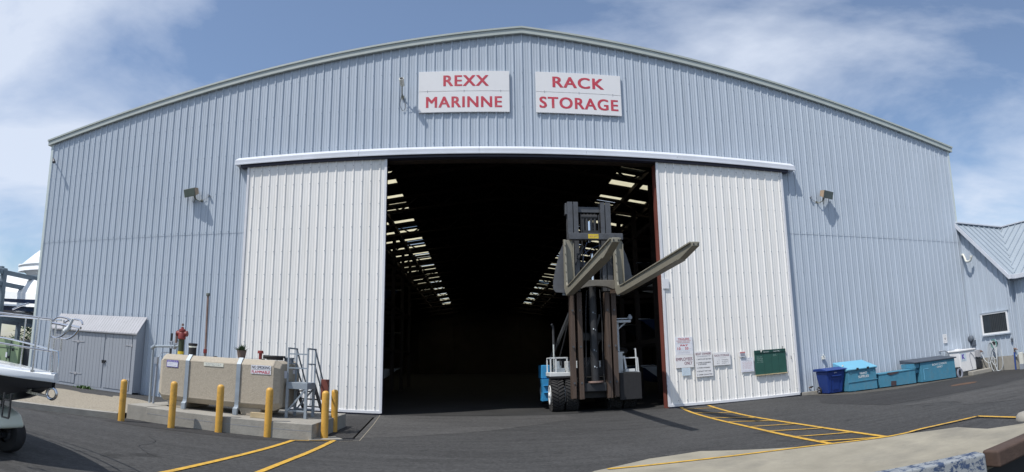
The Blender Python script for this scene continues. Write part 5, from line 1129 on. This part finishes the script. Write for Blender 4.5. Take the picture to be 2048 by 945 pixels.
# mast
def chan(mb, x0, x1, y0, y1, z0, z1, s_):
    """channel section rail: web on side s_, two flanges"""
    t_ = .035; w0, w1 = (x0, x0+t_) if s_ < 0 else (x1-t_, x1)
    mb.box(w0, w1, y0+t_, y1-t_, z0, z1); mb.box(x0, x1, y0, y0+t_, z0, z1); mb.box(x0, x1, y1-t_, y1, z0, z1)
for x0, x1, s_ in ((1.46, 1.61, -1), (2.87, 3.03, 1)):
    mb = MB(); chan(mb, x0, x1, .15, .5, .48, 4.05, s_); mb.box(x0+.02, x1-.02, .12, .15, .5, .9); mb.box(x0-.02, x1+.02, .13, .52, 3.95, 4.1); ob('outer_rail', mb, 'mastrust', fk)
for x0, x1, s_ in ((1.70, 1.86, 1), (2.64, 2.80, -1)):
    mb = MB(); chan(mb, x0, x1, .12, .46, .46, 4.0, s_); mb.box(x0+.07, x1-.02, .105, .12, .48, 3.95) if s_ > 0 else mb.box(x0+.02, x1-.07, .105, .12, .48, 3.95); ob('middle_rail', mb, 'mastrust', fk)
for x0, x1, s_ in ((1.47, 1.65, -1), (1.68, 1.84, 1), (2.62, 2.76, -1), (2.79, 2.97, 1)):
    mb = MB(); chan(mb, x0, x1, .17, .48, 4.05, 7.14, s_); ob('inner_rail', mb, 'mastgrey', fk)
mb = MB(); mb.box(1.84, 2.62, .3, .44, 6.80, 7.0); mb.box(1.66, 2.78, .49, .55, 4.9, 5.1); mb.box(1.40, 1.47, .2, .45, 6.7, 7.1); ob('top_crossmember', mb, 'mastgrey', fk, bevel=.01)
mb = MB(); mb.box(1.88, 2.62, .42, .52, 2.42, 2.64); mb.box(1.5, 2.98, .52, .66, 2.4, 2.68); mb.box(1.5, 2.98, .52, .66, 1.2, 1.5); ob('middle_crossmember', mb, 'dark', fk, bevel=.01)
mb = MB(); mb.box(1.88, 2.62, .2, .6, .70, .98); mb.prism([(1.7, .3, .98), (2.8, .3, .98), (2.6, .3, .68), (1.95, .3, .68)], (0, .4, 0)); ob('bottom_crossmember', mb, 'dark', fk, bevel=.02)
mb = MB(); mb.cyl((2.27, .30, 1.04), (2.25, .30, 4.2), .135, n=20); ly = ob('lift_cylinder', mb, 'dark', fk, smooth=True)
mb = MB(); mb.cyl((2.27, .30, .98), (2.27, .30, 1.04), .26, n=24); ob('cylinder_base', mb, 'rustpipe', ly, bevel=.01)
mb = MB()
for z in (1.5, 2.05, 2.75, 3.3): mb.cyl((2.235, .155, z), (2.235, .175, z+.04), .022, n=8); mb.cyl((2.30, .155, z-.02), (2.30, .175, z), .012, n=6)
ob('cylinder_fitting', mb, 'galv', ly)
mb = MB(); mb.cyl((2.25, .1, 4.2), (2.25, .1, 5.3), .055, n=14); mb.cyl((2.21, .2, 5.7), (2.21, .2, 6.45), .05, n=14); ob('lift_rod', mb, 'chrome', ly, smooth=True)
mb = MB()
for x in (2.02, 2.14, 2.30, 2.42): mb.cyl((x, .25, 5.9), (x, .25, 6.62), .055, n=12)
for x in (1.95, 2.08, 2.2, 2.32, 2.44): mb.cyl((x, .32, 6.1), (x, .32, 6.75), .04, n=10)
mb.cyl((1.95, .28, 6.62), (2.5, .28, 6.62), .10, n=14); mb.box(1.98, 2.5, .12, .3, 5.98, 6.12); ob('hydraulic_cylinder', mb, 'dark', fk, smooth=True)
mb = MB()
for x in (1.95, 2.55): mb.box(x-.02, x+.02, .2, .24, 4.2, 6.7)
ob('lift_chain', mb, 'dark', fk)
mb = MB(); mb.bar((1.52, .6, 3.35), (1.15, 2.9, 1.9), .09); mb.bar((2.95, .6, 3.35), (3.2, 2.9, 1.9), .09); mb.bar((1.9, .6, 1.3), (2.5, .6, 2.4), .06); mb.bar((2.55, .6, 3.3), (2.3, .6, 2.4), .06); ob('mast_brace', mb, 'mastgrey', fk)
mb = MB(); mb.cyl((1.3, .3, 3.93), (1.3, .3, 4.05), .06, n=10); mb.cyl((3.15, .3, 3.9), (3.15, .3, 4.0), .06, n=10); mb.bar((1.3, .3, 4.0), (1.5, .3, 4.05), .05); mb.bar((3.15, .3, 3.96), (2.98, .3, 4.02), .05); ob('roller', mb, 'galv', fk)
mb = MB(); mb.tube(spl([(2.55, .1, 5.6), (2.3, .0, 5.5), (2.0, .02, 5.3), (1.95, .05, 5.0), (2.1, .05, 4.8), (2.25, .1, 5.0)], 6), .014, 6); mb.tube(spl([(2.1, .1, 5.7), (2.0, .0, 5.4), (2.15, .0, 5.2), (2.3, .1, 5.4)], 6), .012, 6); mb.tube(spl([(2.55, .05, 5.6), (2.6, 0, 5.2), (2.55, .05, 4.8)], 6), .012, 6); ob('hydraulic_hose', mb, 'hullblue', fk)
mb = MB(); mb.cyl((1.95, -.0, 5.55), (1.75, -.05, 5.1), .045, n=10); mb.cyl((1.75, -.05, 5.1), (1.66, -.08, 4.88), .02, n=10); mb.cyl((2.62, 0, 5.5), (2.8, -.05, 5.05), .045, n=10); mb.cyl((2.8, -.05, 5.05), (2.9, -.08, 4.85), .02, n=10); ob('side_shift_cylinder', mb, 'dark', fk, smooth=True)
for x in (1.535, 1.78, 2.72, 2.95):
    for z in (1.0, 2.2, 3.4):
        mb = MB(); mb.cyl((x, .095, z), (x, .125, z), .035, n=12); ob('rail_bolt', mb, 'mastgrey', fk)
mb = MB(); mb.tube(spl([(1.92, .25, .95), (1.95, .2, 1.6), (1.98, .24, 2.5), (2.0, .2, 3.4), (2.05, .18, 4.1)], 6), .02, 8); mb.tube(spl([(2.56, .25, .95), (2.52, .2, 1.8), (2.54, .22, 2.9), (2.5, .2, 4.1)], 6), .018, 8); mb.tube(spl([(1.5, .6, 3.2), (1.35, 1.0, 2.4), (1.25, 1.3, 1.9), (1.3, 1.5, 1.6)], 6), .022, 8); ob('hydraulic_hose', mb, 'rubber', fk)
mb = MB(); mb.box(1.10, 1.42, 1.3, 1.8, 1.36, 1.5); mb.cyl((1.25, 1.6, 1.5), (1.25, 1.6, 1.75), .09, n=14); ob('air_cleaner', mb, 'galv', fk, bevel=.01)
# carriage
mb = MB(); mb.box(1.44, 3.26, -.28, -.06, 5.72, 5.94); ob('carriage_bar', mb, 'mastgrey', fk, bevel=.012)
mb = MB(); mb.quad((2.07, -.284, 5.75), (2.42, -.284, 5.75), (2.42, -.284, 5.90), (2.07, -.284, 5.90)); pl = ob('name_plate', mb, 'plateyellow', fk); marks('lettering', [(2.13, 2.26, 5.80)], 'redpale', pl, -.287, .06, seed=50); marks('lettering', [(2.27, 2.39, 5.80)], 'wood', pl, -.287, .05, seed=51)
mb = MB(); arch = [(1.46, 4.10), (1.72, 4.06), (1.95, 4.14), (2.3, 4.17), (2.65, 4.14), (2.86, 4.06), (3.12, 4.08), (3.12, 4.36), (1.46, 4.38)]
mb.prism([(x, -.22, z) for x, z in arch], (0, .2, 0)); ob('lower_carriage_beam', mb, pm('carriage_grime', (.15, .135, .11), .6, .1, .2, 3, stain=(.07, .055, .045), samt=.6, sscale=2.5), fk, bevel=.012)
for sg in (-1, 1):
    poly = [(1.44, 5.78), (1.33, 5.76), (1.18, 5.4), (1.02, 4.85), (.93, 4.4), (.92, 4.12), (1.0, 4.02), (1.40, 3.98)] if sg < 0 else [(3.22, 5.70), (3.30, 5.62), (3.44, 5.3), (3.56, 4.9), (3.64, 4.45), (3.62, 4.35), (3.25, 4.05), (3.16, 4.3)]
    mb = MB(); mb.prism([(x, -.02+abs(x-2.33)*.12, z) for x, z in poly], (0, .03, 0)); ob('carriage_guard', mb, 'mastgrey', fk)
    # fork shank, bracket and blade
    hx = 1.36 if sg < 0 else 3.04; tx, ty = (1.10, -7.85) if sg < 0 else (2.86, -7.6)
    xi = hx+.16
    mb = MB()
    mb.prism([(hx-.11, -.10, 5.74), (hx-.11, -.30, 5.70), (hx-.10, -.36, 5.0), (hx-.10, -.46, 4.25), (hx-.10, -.55, 4.12), (hx-.10, -.42, 3.82), (hx-.11, -.10, 4.1)], (.06, 0, 0))
    mb.box(hx-.05, hx+.20, -.16, -.10, 4.12, 5.72); mb.prism([(hx+.20, -.10, 5.7), (hx+.20, -.22, 5.6), (hx+.20, -.24, 4.3), (hx+.20, -.10, 4.2)], (.03, 0, 0))
    sh = ob('fork_shank', mb, 'fork', fk, bevel=.008)
    d = Vector((tx-hx, ty+.42, 0)); n_ = Vector((1, 0, 0))
    mb = MB(); p0 = Vector((hx, -.42, 0)); p1 = Vector((tx, ty, 0)); w = .080
    def sect(p, zb, zt_, w): return [(p.x-w, p.y, zb), (p.x+w, p.y, zb), (p.x+w, p.y, zt_), (p.x-w, p.y, zt_)]
    S = [sect(p0, 3.83, 4.15, w+.03), sect(p0.lerp(p1, .12), 3.82, 4.09, w+.005), sect(p0.lerp(p1, .88), 3.84, 4.06, w), sect(p1, 3.96, 4.055, w*1.0)]
    mb.add([v for s_ in S for v in s_], [(0, 3, 2, 1), (12, 13, 14, 15)]+[(k*4+i, k*4+(i+1) % 4, k*4+4+(i+1) % 4, k*4+4+i) for k in range(3) for i in range(4)])
    ob('fork', mb, 'fork', fk, bevel=.012)
    mb = MB()
    for s2s in (-1, 1): 
        for zz in (3.84, 4.08): mb.bar(p0.lerp(p1, .06)+Vector((s2s*(w+.015), 0, zz)), p0.lerp(p1, .99 if zz > 4 else .86)+Vector((s2s*(w+.013), 0, zz-.03 if zz > 4 else zz+.015)), .04, .03)
    ob('fork_flange', mb, 'fork', fk)
    mb = MB()
    for dx in (-.05, .05): mb.cyl((tx+dx, ty-.002, 4.0), (tx+dx, ty-.012, 4.0), .018, n=10)
    ob('tip_bolt', mb, 'dark', fk)
    mb = MB()
    for z in (4.3, 4.6, 4.9, 5.2, 5.5): mb.cyl((hx-.08, -.30-.06*(5.6-z), z), (hx-.08, -.34-.09*(5.6-z), z), .014, n=8)
    ob('bolt', mb, 'dark', sh)

# ------------------------------------------------------------------ sky, sun, camera
SD = Vector((.5, .39, -1)).normalized()
el = math.asin(-SD.z); az = math.atan2(-SD.x, -SD.y)
w = bpy.data.worlds.new('World'); sc.world = w; w.use_nodes = True
nt = w.node_tree; N = nt.nodes; L = nt.links
bg = N['Background']; out = N['World Output']
sky = N.new('ShaderNodeTexSky'); sky.sky_type = 'NISHITA'; sky.sun_disc = False; sky.sun_elevation = el; sky.sun_rotation = az % (2*pi)
sky.air_density = 1.15; sky.dust_density = .7; sky.ozone_density = 5.0; sky.altitude = 0
L.new(sky.outputs[0], bg.inputs[0]); bg.inputs[1].default_value = .135
tc = N.new('ShaderNodeTexCoord'); sp = N.new('ShaderNodeSeparateXYZ'); L.new(tc.outputs['Generated'], sp.inputs[0])
zz = N.new('ShaderNodeMath'); zz.operation = 'ADD'; zz.inputs[1].default_value = .22; L.new(sp.outputs[2], zz.inputs[0])
mxz = N.new('ShaderNodeMath'); mxz.operation = 'MAXIMUM'; mxz.inputs[1].default_value = .05; L.new(zz.outputs[0], mxz.inputs[0])
dx = N.new('ShaderNodeMath'); dx.operation = 'DIVIDE'; L.new(sp.outputs[0], dx.inputs[0]); L.new(mxz.outputs[0], dx.inputs[1])
dy = N.new('ShaderNodeMath'); dy.operation = 'DIVIDE'; L.new(sp.outputs[1], dy.inputs[0]); L.new(mxz.outputs[0], dy.inputs[1])
cb_ = N.new('ShaderNodeCombineXYZ'); L.new(dx.outputs[0], cb_.inputs[0]); L.new(dy.outputs[0], cb_.inputs[1])
n1 = N.new('ShaderNodeTexNoise'); n1.inputs['Scale'].default_value = .95; n1.inputs['Detail'].default_value = 9; n1.inputs['Roughness'].default_value = .56; n1.inputs['Distortion'].default_value = .35
mp = N.new('ShaderNodeMapping'); mp.inputs['Location'].default_value = (2.6, 7.4, 1.3); mp.inputs['Scale'].default_value = (1, 1.25, 1); L.new(cb_.outputs[0], mp.inputs[0]); L.new(mp.outputs[0], n1.inputs['Vector'])
r = N.new('ShaderNodeValToRGB'); r.color_ramp.elements[0].position = .43; r.color_ramp.elements[1].position = .64; r.color_ramp.elements[0].color = (.08, .08, .08, 1); r.color_ramp.elements[1].color = (.82, .82, .82, 1)
L.new(n1.outputs['Fac'], r.inputs['Fac'])
bg2 = N.new('ShaderNodeBackground'); bg2.inputs[0].default_value = (.80, .87, 1.0, 1); bg2.inputs[1].default_value = 1.0
mix = N.new('ShaderNodeMixShader'); L.new(r.outputs['Color'], mix.inputs[0]); L.new(bg.outputs[0], mix.inputs[1]); L.new(bg2.outputs[0], mix.inputs[2]); L.new(mix.outputs[0], out.inputs['Surface'])

sl_ = bpy.data.lights.new('sun', 'SUN'); sl_.energy = 4.2; sl_.angle = rad(.53); sl_.color = (1, .955, .89)
so = bpy.data.objects.new('sun', sl_); col.objects.link(so); so.rotation_euler = SD.to_track_quat('-Z', 'Y').to_euler(); so.location = (-20, -20, 40)

F, V0, PIT, ROL, YAW, CX, CD, CH = 1137.19, 556.04, .1534, -.0133, .0598, -1.5426, 18.3059, 1.65
cam = bpy.data.cameras.new('camera'); co = bpy.data.objects.new('camera', cam); col.objects.link(co)
fwd = Vector((sin(YAW)*cos(PIT), cos(YAW)*cos(PIT), sin(PIT))); right = Vector((cos(YAW), -sin(YAW), 0)); up = right.cross(fwd)
rr_ = cos(ROL)*right+sin(ROL)*up; uu = -sin(ROL)*right+cos(ROL)*up
m = Matrix((( rr_.x, uu.x, -fwd.x, CX), (rr_.y, uu.y, -fwd.y, -CD), (rr_.z, uu.z, -fwd.z, CH), (0, 0, 0, 1)))
co.matrix_world = m
cam.type = 'PANO'
for tgt in (getattr(cam, 'cycles', None), cam):
    if tgt is None: continue
    try:
        tgt.panorama_type = 'EQUIRECTANGULAR'; tgt.longitude_min = -1024/F; tgt.longitude_max = 1024/F; tgt.latitude_max = V0/F; tgt.latitude_min = (V0-945)/F
    except Exception as e: print('cam', e)
cam.clip_start = .05; cam.clip_end = 3000
sc.camera = co
sc.render.engine = 'CYCLES'
try: sc.cycles.use_denoising = True; sc.cycles.max_bounces = 8; sc.cycles.sample_clamp_indirect = 6
except Exception: pass
vs_ = sc.view_settings; vs_.view_transform = 'Standard'; vs_.look = 'None'; vs_.gamma = 1; vs_.exposure = .0; vs_.use_curve_mapping = False
